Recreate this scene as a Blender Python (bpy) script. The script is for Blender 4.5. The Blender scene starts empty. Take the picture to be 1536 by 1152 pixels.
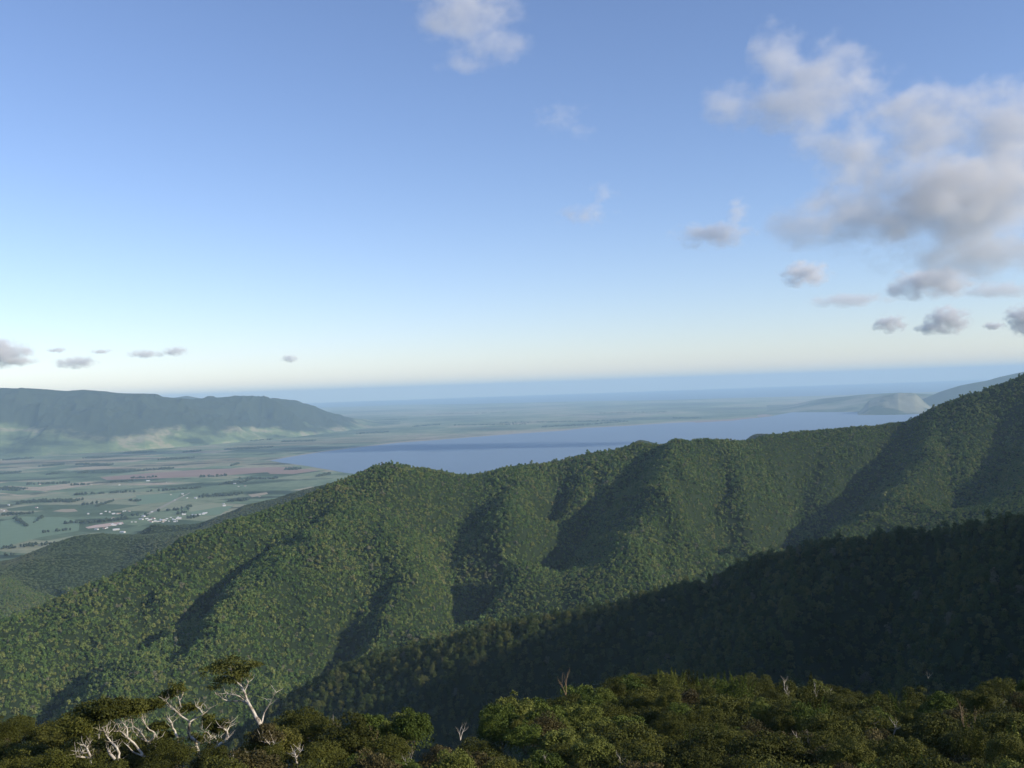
import bpy, math, random
import numpy as np
from mathutils import Vector, Matrix
random.seed(7); RNG = np.random.default_rng(11)
S = bpy.context.scene
COL = S.collection
R = math.radians

# ------------------------------------------------------------ camera, sky, sun
CAMZ = 560.0
F = 1500.0; CX, CY = 768.0, 576.0
ROLL = math.atan(0.0345); PITCH = math.atan(5 / F)
SUN_AZ, SUN_EL = R(112), R(23)          # azimuth clockwise from +Y (the view direction)
fwd = Vector((0, math.cos(PITCH), math.sin(PITCH)))
up0 = Vector((0, -math.sin(PITCH), math.cos(PITCH)))
rt0 = Vector((1, 0, 0))
rgt = rt0 * math.cos(ROLL) - up0 * math.sin(ROLL)
upv = up0 * math.cos(ROLL) + rt0 * math.sin(ROLL)
cam_d = bpy.data.cameras.new('camera'); cam = bpy.data.objects.new('camera', cam_d); COL.objects.link(cam)
m = Matrix((rgt, upv, -fwd)).transposed().to_4x4(); m.translation = (0, 0, CAMZ)
cam.matrix_world = m
cam_d.sensor_width = 36; cam_d.lens = 36 * F / 1536
cam_d.clip_start = 0.5; cam_d.clip_end = 250000
S.camera = cam

W = bpy.data.worlds.new('World'); S.world = W; W.use_nodes = True
nt = W.node_tree; nt.nodes.clear()
geo = nt.nodes.new('ShaderNodeTexCoord'); sx = nt.nodes.new('ShaderNodeSeparateXYZ'); mx = nt.nodes.new('ShaderNodeMath'); mx.operation = 'MAXIMUM'; mx.inputs[1].default_value = .012
cb = nt.nodes.new('ShaderNodeCombineXYZ'); nt.links.new(geo.outputs['Generated'], sx.inputs[0]); nt.links.new(sx.outputs[2], mx.inputs[0])   # the sky reaches down to the dipped sea horizon
nt.links.new(sx.outputs[0], cb.inputs[0]); nt.links.new(sx.outputs[1], cb.inputs[1]); nt.links.new(mx.outputs[0], cb.inputs[2])
sky = nt.nodes.new('ShaderNodeTexSky'); sky.sky_type = 'NISHITA'; sky.sun_disc = False
sky.sun_elevation = SUN_EL; sky.sun_rotation = SUN_AZ; sky.altitude = 560
sky.air_density = 1.0; sky.dust_density = 0.18; sky.ozone_density = 2.6
bg = nt.nodes.new('ShaderNodeBackground'); bg.inputs[1].default_value = 0.15
wo = nt.nodes.new('ShaderNodeOutputWorld')
wb = nt.nodes.new('ShaderNodeMix'); wb.data_type = 'RGBA'; wb.blend_type = 'MULTIPLY'; wb.inputs[0].default_value = 1.0
wb.inputs[7].default_value = (1.04, .99, 1.12, 1)          # the camera's cool white balance
nt.links.new(cb.outputs[0], sky.inputs[0]); nt.links.new(sky.outputs[0], wb.inputs[6]); nt.links.new(wb.outputs[2], bg.inputs[0]); nt.links.new(bg.outputs[0], wo.inputs[0])

sd = bpy.data.lights.new('sun', 'SUN'); sd.energy = 5.0; sd.angle = R(0.5); sd.color = (1.0, 0.86, 0.68)
sun = bpy.data.objects.new('sun', sd); COL.objects.link(sun)
tosun = Vector((math.sin(SUN_AZ) * math.cos(SUN_EL), math.cos(SUN_AZ) * math.cos(SUN_EL), math.sin(SUN_EL)))
sun.rotation_euler = tosun.to_track_quat('Z', 'Y').to_euler(); sun.location = (0, 0, 900)

S.view_settings.view_transform = 'Standard'; S.view_settings.look = 'None'
S.view_settings.exposure = 0.05; S.view_settings.gamma = 1.0
S.cycles.use_denoising = True
S.cycles.max_bounces = 5; S.cycles.diffuse_bounces = 2; S.cycles.transparent_max_bounces = 32
S.cycles.volume_bounces = 2; S.cycles.volume_max_steps = 256; S.cycles.volume_step_rate = .5

# ------------------------------------------------------------ helpers
def P(px, py, d):
    """world point seen in direction (px,py) of the photograph, d metres along the view axis"""
    v = fwd + rgt * ((px - CX) / F) - upv * ((py - CY) / F)
    v = v * (d / v.y)
    return Vector((v.x, v.y, v.z + CAMZ))
def onz(px, py, z=0.0):
    v = fwd + rgt * ((px - CX) / F) - upv * ((py - CY) / F)
    t = (z - CAMZ) / v.z
    return Vector((v.x * t, v.y * t, z))
def project(x, y, z):
    d = np.stack([x, y, z - CAMZ], -1)
    a = d @ np.array(rgt); b = d @ np.array(upv); c = d @ np.array(fwd)
    return CX + F * a / c, CY - F * b / c

def tag(o, label=None, cat=None, group=None, kind=None):
    if label: o['label'] = label
    if cat: o['category'] = cat
    if group: o['group'] = group
    if kind: o['kind'] = kind
    return o
def link(name, me, mat=None, parent=None):
    o = bpy.data.objects.new(name, me); COL.objects.link(o)
    if mat is not None and me is not None and not me.materials: me.materials.append(mat)
    if parent: o.parent = parent
    return o
def mk(name, verts, faces, smooth=False):
    """mesh from numpy verts (n,3) and faces (m,k) of one size"""
    verts = np.asarray(verts, np.float32); faces = np.asarray(faces, np.int32)
    me = bpy.data.meshes.new(name); k = faces.shape[1]
    me.vertices.add(len(verts)); me.vertices.foreach_set('co', verts.ravel())
    me.loops.add(faces.size); me.loops.foreach_set('vertex_index', faces.ravel())
    me.polygons.add(len(faces)); me.polygons.foreach_set('loop_start', np.arange(0, faces.size, k, dtype=np.int32))
    me.update(calc_edges=True); me.validate()
    me.polygons.foreach_set('use_smooth', np.full(len(me.polygons), smooth))
    return me
def gridmesh(name, X, Y, Z):
    ny, nx = X.shape
    v = np.stack([X, Y, Z], -1).reshape(-1, 3)
    i = np.arange(ny * nx).reshape(ny, nx)
    f = np.stack([i[:-1, :-1], i[:-1, 1:], i[1:, 1:], i[1:, :-1]], -1).reshape(-1, 4)
    return mk(name, v, f, True)

_perm = RNG.random((256, 256))
def vnoise(x, y):
    xi = np.floor(x).astype(int); yi = np.floor(y).astype(int)
    fx = x - xi; fy = y - yi; fx = fx * fx * (3 - 2 * fx); fy = fy * fy * (3 - 2 * fy)
    g = lambda a, b: _perm[a % 256, b % 256]
    return (g(xi, yi) * (1 - fx) + g(xi + 1, yi) * fx) * (1 - fy) + (g(xi, yi + 1) * (1 - fx) + g(xi + 1, yi + 1) * fx) * fy
def fbm(x, y, sc, oc=4):
    s = 0; a = 1; t = 0
    for k in range(oc):
        s = s + a * (vnoise(x / sc + 17.3 * k, y / sc - 9.1 * k) - .5); t += a; a *= .5; sc /= 2.03
    return s / t * 2
def ridged(x, y, sc, oc=4):
    s = 0; a = 1; t = 0
    for k in range(oc):
        s = s + a * (1 - np.abs(2 * vnoise(x / sc + 31.7 * k, y / sc + 5.3 * k) - 1) * 2); t += a; a *= .5; sc /= 2.1
    return s / t

def trench(x, y, lines):
    sh = np.shape(x); x = np.ravel(x); y = np.ravel(y); out = np.zeros(len(x))
    for l, dep, wid in lines:
        p = np.array([tuple(P(*q)) if len(q) == 3 else (q[0], q[1], 0.0) for q in l]); q = []
        for a, b in zip(p[:-1], p[1:]):
            n = max(2, int(np.hypot(*(b - a)[:2]) / 14)); q += [a + (b - a) * k / n for k in range(n)]
        q = np.array(q + [p[-1]]); tp = np.minimum(1, np.linspace(.25, 3, len(q)))
        q[:, 0] += np.sin(np.arange(len(q)) * .7 + dep) * 7
        k = (x > q[:, 0].min() - 120) & (x < q[:, 0].max() + 120) & (y > q[:, 1].min() - 120) & (y < q[:, 1].max() + 120)
        if not k.any(): continue
        d2 = (x[k, None] - q[:, 0]) ** 2 + (y[k, None] - q[:, 1]) ** 2; j = d2.argmin(1)
        d = np.sqrt(d2[np.arange(len(j)), j]); out[k] += -dep * tp[j] * np.exp(-(d / wid) ** 1.5)
    return out.reshape(sh)
class RBF:
    def __init__(s, pts, c):
        p = np.array(pts, float); s.xy = p[:, :2]; s.c = c
        d = np.sqrt(((s.xy[:, None] - s.xy[None]) ** 2).sum(-1) + c * c)
        n = len(p); A = np.zeros((n + 1, n + 1)); A[:n, :n] = d - np.eye(n) * 3.0; A[:n, n] = 1; A[n, :n] = 1
        b = np.append(p[:, 2], 0); s.w = np.linalg.solve(A, b)
    def __call__(s, x, y):
        sh = np.shape(x); x = np.ravel(x); y = np.ravel(y); out = np.empty(len(x))
        for i in range(0, len(x), 20000):
            xx = x[i:i + 20000, None]; yy = y[i:i + 20000, None]
            d = np.sqrt((xx - s.xy[:, 0]) ** 2 + (yy - s.xy[:, 1]) ** 2 + s.c ** 2)
            out[i:i + 20000] = d @ s.w[:-1] + s.w[-1]
        return out.reshape(sh)

# ------------------------------------------------------------ node helpers
class N:
    def __init__(s, name):
        s.m = bpy.data.materials.new(name); s.m.use_nodes = True
        s.t = s.m.node_tree; s.t.nodes.clear(); s.out = s.t.nodes.new('ShaderNodeOutputMaterial')
    def n(s, typ, **kw):
        nd = s.t.nodes.new('ShaderNode' + typ)
        for k, v in kw.items():
            if hasattr(nd, k): setattr(nd, k, v)
            else: s.set(nd, k, v)
        return nd
    def set(s, nd, k, v):
        inp = nd.inputs[int(k[1:])] if k[0] == 'i' and k[1:].isdigit() else nd.inputs[k]
        if isinstance(v, bpy.types.NodeSocket): s.t.links.new(v, inp)
        else: inp.default_value = v
    def math(s, op, a, b=0.0, c=None, clamp=False):
        nd = s.n('Math', operation=op, use_clamp=clamp); s.set(nd, 'i0', a); s.set(nd, 'i1', b)
        if c is not None: s.set(nd, 'i2', c)
        return nd.outputs[0]
    def vmath(s, op, a, b=(0, 0, 0)):
        nd = s.n('VectorMath', operation=op); s.set(nd, 'i0', a)
        if op != 'LENGTH': s.set(nd, 'i1', b)
        return nd.outputs['Value'] if op in ('LENGTH', 'DOT_PRODUCT') else nd.outputs[0]
    def noise(s, vec, scale, detail=4, rough=.55):
        nd = s.n('TexNoise'); s.set(nd, 'Vector', vec); s.set(nd, 'Scale', scale); s.set(nd, 'Detail', detail); s.set(nd, 'Roughness', rough)
        return nd.outputs['Fac']
    def mix(s, f, a, b, blend='MIX'):
        nd = s.n('Mix', data_type='RGBA', blend_type=blend); s.set(nd, 'i0', f)
        s.set(nd, 'i6', a if isinstance(a, bpy.types.NodeSocket) else (*a, 1)); s.set(nd, 'i7', b if isinstance(b, bpy.types.NodeSocket) else (*b, 1))
        return nd.outputs[2]
    def ramp(s, f, stops, interp='LINEAR'):
        nd = s.n('ValToRGB'); s.set(nd, 'i0', f); cr = nd.color_ramp; cr.interpolation = interp
        while len(cr.elements) > 1: cr.elements.remove(cr.elements[-1])
        cr.elements[0].position = stops[0][0]; cr.elements[0].color = (*stops[0][1], 1)
        for p, c in stops[1:]:
            e = cr.elements.new(p); e.color = (*c, 1)
        return nd.outputs[0]
    def smooth(s, v, a, b):
        nd = s.n('MapRange', interpolation_type='SMOOTHSTEP'); s.set(nd, 'i0', v); s.set(nd, 'i1', a); s.set(nd, 'i2', b)
        return nd.outputs[0]
    def pbr(s, col, rough=.8, spec=.2, **kw):
        b = s.n('BsdfPrincipled'); s.set(b, 'Base Color', col if isinstance(col, bpy.types.NodeSocket) else (*col, 1))
        s.set(b, 'Roughness', rough); s.set(b, 'Specular IOR Level', spec)
        for k, v in kw.items(): s.set(b, k.replace('_', ' '), v)
        s.t.links.new(b.outputs[0], s.out.inputs['Surface']); return b
    def pos(s): return s.n('NewGeometry').outputs['Position']

def flat(name, col, rough=.8, var=.25, sc=.3):
    g = N(name); f = g.noise(g.pos(), sc, 4)
    k = lambda q: tuple(c * q for c in col)
    g.pbr(g.mix(f, k(1 - var), k(1 + var)), rough); return g.m
def leafmat(name, stops, patch=60.0, amt=.5, pale=0.0):
    """foliage whose colour differs from plant to plant, stand to stand and leaf to leaf"""
    g = N(name); oi = g.n('ObjectInfo')
    pn = g.noise(oi.outputs['Location'], 1 / patch, 3)
    f = g.math('ADD', g.math('MULTIPLY', oi.outputs['Random'], 1 - amt), g.math('MULTIPLY', pn, amt))
    c = g.ramp(f, stops)
    at = g.n('Attribute', attribute_name='tint').outputs['Fac']
    c = g.mix(1.0, c, g.ramp(at, [(0, (.55, .6, .55)), (.6, (1, 1, 1)), (1, (1.35, 1.28, 1.15))]), 'MULTIPLY')
    if pale:
        q = g.math('GREATER_THAN', g.math('FRACT', g.math('MULTIPLY', oi.outputs['Random'], 37.7)), 1 - pale)
        c = g.mix(g.math('MULTIPLY', q, .8), c, (.15, .145, .10))
    g.pbr(c, .65, .12); return g.m

# ------------------------------------------------------------ terrain of the near hills
mid_crest = [(-150,985,1250),(0,922,1350),(60,912,1400),(150,870,1480),(220,838,1540),(290,800,1600),(350,777,1650),(400,762,1700),(460,738,1750),(510,714,1800),(560,695,1820),(600,692,1830),(640,699,1880),(690,706,1950),(750,699,1990),(830,687,2020),(900,672,2040),(960,659,2050),(1010,653,2000),(1060,654,2020),(1120,657,2080),(1180,645,2150),(1240,640,2180),(1300,635,2200),(1360,628,2220),(1400,608,2200),(1450,588,2180),(1500,572,2150),(1536,560,2130),(1650,520,2100),(1800,500,2100)]
mid_lines = [
 [(450,765,1700),(380,815,1600),(330,860,1530),(250,925,1430),(200,960,1370),(130,1000,1300),(60,1060,1220),(0,1100,1180)],
 [(570,715,1790),(540,760,1680),(470,830,1550),(400,890,1435),(330,950,1335),(260,1000,1255),(180,1060,1165),(100,1120,1080)],
 [(560,840,1560),(530,900,1490),(515,960,1420),(480,1020,1350)],
 [(600,760,1690),(620,850,1530),(600,920,1440),(560,975,1370)],
 [(705,722,1910),(690,770,1830),(672,810,1750),(672,850,1690),(690,900,1610),(700,935,1560)],
 [(800,705,1980),(790,740,1870),(775,790,1730),(760,840,1640),(740,890,1560),(725,920,1510)],
 [(975,680,2010),(940,720,1940),(890,770,1860),(850,820,1790),(800,870,1720),(750,915,1650),(720,945,1600)],
 [(1010,662,1970),(1030,700,1860),(1020,760,1740),(980,810,1640),(930,850,1570),(880,885,1520)],
 [(1350,665,2150),(1310,700,2070),(1260,740,1990),(1210,785,1910),(1180,810,1870),(1120,850,1800)],
 [(1115,690,1990),(1130,760,1840),(1100,820,1730)],
 [(1085,700,1970),(1070,760,1850),(1050,830,1740)],
 [(1395,640,2120),(1390,690,1990),(1350,740,1870),(1290,785,1770),(1230,820,1710)],
 [(1560,640,2050),(1490,700,1950),(1440,750,1850)],
 [(1640,640,1900),(1560,720,1780)],
 [(850,705,1990),(835,740,1930),(815,780,1880)],
 [(1225,665,2120),(1215,700,2060),(1195,745,1990)],
 [(905,690,1985),(880,730,1890)],
]
near_lines = [
 [(1800,740,600),(1536,768,720),(1450,774,750),(1350,790,790),(1250,805,820),(1180,820,850),(1100,840,870),(1030,865,890),(960,885,910),(880,905,930),(800,920,950),(740,932,970),(640,960,990),(540,985,1010),(480,1015,1020),(430,1045,1030),(380,1090,1040),(300,1150,1050)],
 [(1060,885,870),(1000,925,858),(930,965,855),(820,1020,855),(700,1080,855),(620,1120,845)],
 [(740,990,890),(640,1040,900),(560,1080,900)],
 [(1130,880,810),(1080,960,770),(1000,1010,750),(920,1060,740)],
 [(1400,820,745),(1350,880,725),(1300,960,705),(1250,1040,685)],
 [(1250,850,770),(1200,920,720),(1180,1000,690)],
 [(1500,830,680),(1450,920,640),(1420,1010,620)],
 [(1600,860,645),(1580,950,605)],
]
back_lines = [
 [(-100,868,2600),(0,848,2700),(60,828,2750),(110,804,2850),(150,799,2900),(190,801,2940),(240,798,2980),(300,793,3050),(350,783,3100),(410,760,3200),(460,740,3250),(520,717,3350)],
 [(205,805,2880),(180,832,2740),(140,867,2540)],
 [(110,830,2700),(60,870,2450)],
 [(230,788,3400),(255,792,3420)],
 [(285,791,3500),(330,776,3450),(380,759,3400),(430,746,3350)],
]
world_pts = [(-600,1050,150),(-300,1250,155),(0,1440,165),(300,1600,200),(600,1700,250),(1000,1750,330),
 (300,450,300),(0,600,262),(-200,700,215),(-400,800,175),(-600,900,145),(-900,950,120),
 (0,150,440),(-150,150,410),(-350,200,330),(-300,450,250),(-700,500,150),(150,200,440),(0,300,380),(-150,400,300),
 (0,0,500),(-150,-100,480),(120,-60,540),(240,60,560),(0,-400,520),(-600,-300,200),(-1200,300,60),
 (600,450,640),(700,250,700),(600,100,690),(620,-50,660),(480,280,540),(330,200,490),(420,460,500),(620,640,612),(760,720,645),(900,500,620),(800,-200,640),(600,-500,600),(1300,200,640),  # unseen hill right of the view, added and raised to shade the near ridge
 (1400,1000,600),(2200,1500,620),(3000,1000,500),(2300,400,600),(1500,-500,500),(900,900,520),(700,1000,400),
 (-1200,2000,70),(-900,2100,90),(-600,2300,130),(-300,2600,180),(0,2800,200),(500,3000,250),(-1500,1600,40),(-1500,1000,40),
 (-1800,3600,-20),(-1500,3800,-25),(-1000,4100,-25),(-500,4500,-25),(-200,4300,20),(-2200,2600,0),(-2600,3200,-40),(-2600,2000,-40),(-2600,800,-30),(-2600,-300,-20),
 (-1200,3350,10),(-1350,3300,40),(-1000,3750,10),(0,4600,60),(-200,3700,140),
 (500,4000,190),(900,4400,200),(1700,4200,320),(2000,3600,430),(2300,3000,500),(1300,3000,400),
 (0,5800,-40),(800,5800,-30),(1800,5800,-20),(2800,5600,50),(3400,4500,150),(3400,3000,400),(-1000,5800,-40),(-2600,5800,-60),(-2600,4600,-50),
 (1600,2300,600),(2500,2600,620)]
for q in [(960,659,4300),(1130,652,4400)]: world_pts.append(tuple(P(*q)))
def resample(line, step, dz):
    p = [P(*q) for q in line]; out = []
    for a, b in zip(p[:-1], p[1:]):
        n = max(1, int((b - a).length / step))
        for k in range(n): out.append(tuple(a.lerp(b, k / n) - Vector((0, 0, dz))))
    out.append(tuple(p[-1] - Vector((0, 0, dz)))); return out
ctl = list(world_pts)
ctl += resample(mid_crest, 45, 8)
for l in mid_lines: ctl += resample(l, 45, 6)
for l in near_lines: ctl += resample(l, 35, 6)
def behind(line, offs, n):
    p = [P(*q) for q in line]; out = []
    for i in range(0, len(p), n):
        a = p[max(i - 1, 0)]; b = p[min(i + 1, len(p) - 1)]; t = Vector(((b - a).x, (b - a).y)).normalized(); nv = Vector((-t.y, t.x))
        if nv.y < 0: nv = -nv
        for o, dz in offs: out.append((p[i].x + nv.x * o, p[i].y + nv.y * o, p[i].z - dz))
    return out
ctl += behind(mid_crest, [(70, 38), (160, 85), (280, 130)], 1) + behind(near_lines[0][1:], [(45, 30), (110, 75)], 1)
for l in back_lines: ctl += resample(l, 70, 2)
main_rbf = RBF(ctl, 12.0)

fgx = np.array([-400,0,150,200,260,330,380,430,520,600,635,680,740,830,950,1100,1300,1400,1460,1536,2000])
fgt = np.array([.300,.303,.314,.334,.341,.340,.324,.312,.317,.324,.352,.341,.318,.294,.288,.293,.312,.315,.305,.309,.31])
fge = np.array([62,60,58,52,46,46,52,57,56,52,46,52,62,76,84,88,84,80,79,78,78])
def canopy(x, y):
    """height of the shrub tops on the slope below the lookout"""
    px = CX + F * x / np.maximum(y, 5); t = np.interp(px, fgx, fgt); E = np.interp(px, fgx, fge)
    # eye level tilts with the camera; t is measured from it
    z0 = CAMZ - .40 * 36; z1 = CAMZ - t * E
    k = (y - 36) / (E - 36)
    z = np.where(y < 36, CAMZ - .4 * y - 0.2 * (36 - y) / 36, z0 + (z1 - z0) * k)
    z = np.where(y > E, z1 - (y - E) * .85, z)
    return z, E
GUL = [(mid_lines[0], 34, 30), (mid_lines[1], -5, 36), (mid_lines[2], 26, 30), (mid_lines[3], -8, 30), (mid_lines[4], 13, 24), (mid_lines[5], -8, 30), (mid_lines[6], 20, 26), (mid_lines[7], -4, 36),
 (mid_lines[8], 48, 38), (mid_lines[11], -12, 36), (mid_lines[12], 22, 40), (mid_lines[14], 24, 26), (mid_lines[15], 26, 30), (mid_lines[16], 22, 26),
 (near_lines[1], 22, 30), (near_lines[4], 16, 26), (near_lines[3], -7, 25), (near_lines[6], -7, 25), (back_lines[1], 26, 60), (back_lines[2], 24, 60)]
_rg = random.Random(3)
for px_ in range(150, 1530, 58):                              # small side gullies below the crest
    c_ = P(px_ + _rg.uniform(-14, 14), 700, 1000); ys_ = np.interp(px_, [q[0] for q in mid_crest], [q[2] for q in mid_crest])
    x_ = c_.x / 1000 * ys_; y_ = ys_ - _rg.uniform(25, 60); a_ = _rg.uniform(-.75, -.1); L_ = _rg.uniform(150, 330); pts_ = []
    for k_ in range(6):
        pts_.append((x_, y_)); x_ += math.sin(a_) * L_ / 5; y_ -= math.cos(a_) * L_ / 5; a_ += _rg.uniform(-.25, .25)
    GUL.append((pts_, _rg.uniform(9, 19), _rg.uniform(13, 22)))
for k_ in range(16):                                          # and on the lower slopes
    x_ = _rg.uniform(-560, 420); y_ = 1560 + x_ * .35 + _rg.uniform(-130, 160); a_ = _rg.uniform(-.7, 0.1); L_ = _rg.uniform(120, 260); pts_ = []
    for q_ in range(5):
        pts_.append((x_, y_)); x_ += math.sin(a_) * L_ / 4; y_ -= math.cos(a_) * L_ / 4; a_ += _rg.uniform(-.3, .3)
    GUL.append((pts_, _rg.uniform(8, 15), _rg.uniform(12, 20)))
_mc = np.array([tuple(P(*q)) for q in mid_crest]); _nc = np.array([tuple(P(*q)) for q in near_lines[0]][::-1]); _bc = np.array([tuple(P(*q)) for q in back_lines[0]])
def ground(x, y):
    x = np.asarray(x, float); y = np.asarray(y, float)
    z = main_rbf(x, y)
    far = np.clip((y - 500) / 500, 0, 1)
    z = z + trench(x, y, GUL)
    z = z + fbm(x, y, 90, 3) * 3 * far
    w = fbm(x, y, 300, 2) * 90                             # side gullies that run down from the crests
    s1 = .80 * x + .60 * y + w; t1 = -.60 * x + .80 * y
    gm = np.clip((y - 1000) / 250, 0, 1) * np.clip((2600 - y) / 300, 0, 1)
    dm = np.clip(np.abs(y - np.interp(x, _mc[:, 0], _mc[:, 1])) / 110, 0, 1); dn = np.clip(np.abs(y - np.interp(x, _nc[:, 0], _nc[:, 1])) / 60, 0, 1)
    db = np.clip(np.abs(y - np.interp(x, _bc[:, 0], _bc[:, 1])) / 200, 0, 1)
    z = z + (ridged(s1, t1 * .12, 170, 3) - .1) * 22 * gm * dm
    s2 = .83 * x - .55 * y + w * .6; t2 = .55 * x + .83 * y
    gn = np.clip((y - 420) / 150, 0, 1) * np.clip((1250 - y) / 200, 0, 1)
    z = z + (ridged(s2, t2 * .3, 110, 3) - .1) * 11 * gn * dn
    gl = np.clip((y - 2150) / 250, 0, 1) * np.clip((4200 - y) / 300, 0, 1)
    z = z + (ridged(x + w, y * .5, 300, 3) - .1) * 20 * gl * db
    c, E = canopy(x, y)
    c = np.where(y < 2, CAMZ - 3.5 - np.abs(y) * .02 - .0 * x, c - 3.4)
    side = np.clip((np.abs(x) - 110) / 60, 0, 1)
    c = c - side * 60
    return np.where((y > -40) & (y < 320), np.maximum(z, c), z)

fl = N('forest_floor'); f1 = fl.noise(fl.pos(), .02, 5)
fl.pbr(fl.mix(f1, (.012, .023, .010), (.028, .042, .017)), .95, .05)
yy = np.concatenate([np.arange(-700, 130, 30), np.arange(130, 2700, 10), np.arange(2700, 6000, 25)])
xx = np.concatenate([np.arange(-2700, -1300, 40), np.arange(-1300, 1350, 10), np.arange(1350, 3500, 40)])
X, Y = np.meshgrid(xx, yy); Z = ground(X, Y)
inner = (Y < 190) & (Y > -20) & (np.abs(X) < 130)
Zt = np.where(inner, Z - 4.0, Z)
hills = link('hills', gridmesh('hills', X, Y, Zt), fl.m); tag(hills, kind='structure')
yy = np.arange(-24, 200, 2.0); xx = np.arange(-140, 141, 2.0)
X2, Y2 = np.meshgrid(xx, yy); Z2 = ground(X2, Y2) + fbm(X2, Y2, 9, 3) * .25
slope = link('hillside', gridmesh('hillside', X2, Y2, Z2), fl.m); tag(slope, kind='structure')

# ------------------------------------------------------------ plain, lake, sea
def poly(name, pts, mat, z, kind='structure'):
    me = bpy.data.meshes.new(name)
    me.from_pydata([(p[0], p[1], z) for p in pts], [], [list(range(len(pts)))]); me.update()
    o = link(name, me, mat); tag(o, kind=kind); return o
def jag(pts, amp, n, seed):
    r = random.Random(seed); out = []
    for a, b in zip(pts, pts[1:]):
        a = Vector(a[:2]); b = Vector(b[:2]); d = (b - a)
        for k in range(n):
            t = k / n; w = amp * (0 if k == 0 else r.uniform(-1, 1))
            q = a + d * t + Vector((-d.y, d.x)) * w; out.append((q.x, q.y))
    out.append(tuple(pts[-1][:2])); return out

pl = N('farmland'); pos = pl.pos()
warp = pl.n('TexNoise'); pl.set(warp, 'Vector', pos); pl.set(warp, 'Scale', .0006)
rot = pl.n('VectorRotate', rotation_type='Z_AXIS'); pl.set(rot, 'Vector', pos); pl.set(rot, 'Angle', R(24))
pw = pl.n('VectorMath', operation='MULTIPLY_ADD'); pl.set(pw, 'i0', warp.outputs['Color']); pl.set(pw, 'i1', (700, 700, 0)); pl.set(pw, 'i2', rot.outputs[0])
def cells(sx, sy):
    v = pl.vmath('MULTIPLY', pw.outputs[0], (1 / sx, 1 / sy, 0)); fl_ = pl.vmath('FLOOR', v)
    wn = pl.n('TexWhiteNoise', noise_dimensions='2D'); pl.set(wn, 'Vector', fl_); return wn.outputs['Value'], v
c1, v1 = cells(330, 210); c2, v2 = cells(1100, 800)
fa = pl.math('ADD', pl.math('MULTIPLY', c1, .6), pl.math('MULTIPLY', c2, .4))
fcol = pl.ramp(fa, [(.1, (.06, .095, .045)), (.28, (.12, .17, .095)), (.45, (.165, .225, .125)), (.58, (.22, .26, .155)), (.7, (.29, .29, .18)), (.85, (.42, .35, .25))])
# rough wetland and dry margins: brown tussock in bands around the lake
sepy = pl.n('SeparateXYZ'); pl.set(sepy, 'i0', pos)
w1 = pl.noise(pl.vmath('MULTIPLY', pos, (1 / 3600, 1 / 1700, 0)), 1.0, 5, .6)
near = pl.math('SUBTRACT', 1.0, pl.smooth(sepy.outputs[1], 5600.0, 7800.0))
brown = pl.smooth(pl.math('SUBTRACT', w1, pl.math('MULTIPLY', near, .25)), .48, .60)
n3 = pl.noise(pl.vmath('MULTIPLY', pos, (1 / 500, 1 / 300, 0)), 1.0, 4)
bcol = pl.ramp(n3, [(.3, (.16, .14, .09)), (.5, (.28, .21, .14)), (.7, (.40, .32, .22))])
col = pl.mix(pl.math('MULTIPLY', brown, .8), fcol, bcol)
# scrub, shelter planting and swamp too far off to tell apart
w2 = pl.noise(pl.vmath('MULTIPLY', pos, (1 / 900, 1 / 420, 0)), 1.0, 6, .62)
scr = pl.smooth(w2, .54, .60)
col = pl.mix(pl.math('MULTIPLY', scr, .85), col, (.022, .04, .02))
w5 = pl.noise(pl.vmath('MULTIPLY', pos, (1 / 5200, 1 / 6500, 0)), 1.0, 7, .68)
farm_ = pl.smooth(sepy.outputs[1], 9000.0, 14000.0)
fc5 = pl.ramp(w5, [(.36, (.03, .05, .03)), (.44, (.10, .15, .07)), (.5, (.22, .27, .14)), (.55, (.42, .35, .24)), (.6, (.10, .14, .07)), (.68, (.26, .27, .17))])
col = pl.mix(pl.math('MULTIPLY', farm_, .75), col, fc5)
spk = pl.noise(pl.vmath('MULTIPLY', pos, (1 / 60, 1 / 60, 0)), 1.0, 3)
col = pl.mix(1.0, col, pl.ramp(spk, [(.3, (.75, .78, .75)), (.7, (1.2, 1.18, 1.15))]), 'MULTIPLY')
pl.pbr(col, .95, .05)
coast = [onz(*q) for q in [(-60,631),(200,622),(400,614),(545,609.5),(600,607),(700,606),(800,603.5),(900,601.5),(1000,600),(1100,597),(1200,594.5),(1300,591.5),(1400,588),(1536,583),(1640,580)]]
coast = [(p.x, p.y) for p in coast]
# triangulated sheet from near edge to the coast
cp = jag(coast, .03, 3, 3)
cp = [(-60000, cp[0][1])] + cp + [(40000, cp[-1][1])]
cpa = np.array(sorted(cp)); gx = np.concatenate([np.arange(-60000, -24000, 1500), np.arange(-24000, 24000, 400), np.arange(24000, 40001, 1500)])
cyv = np.interp(gx, cpa[:, 0], cpa[:, 1]); tt = np.linspace(0, 1, 70) ** 1.6
GX, TT = np.meshgrid(gx, tt); GY = -900 + (cyv[None] + 900) * TT
plain = link('plain', gridmesh('plain', GX, GY, GX * 0.0), pl.m); tag(plain, kind='structure')

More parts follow.
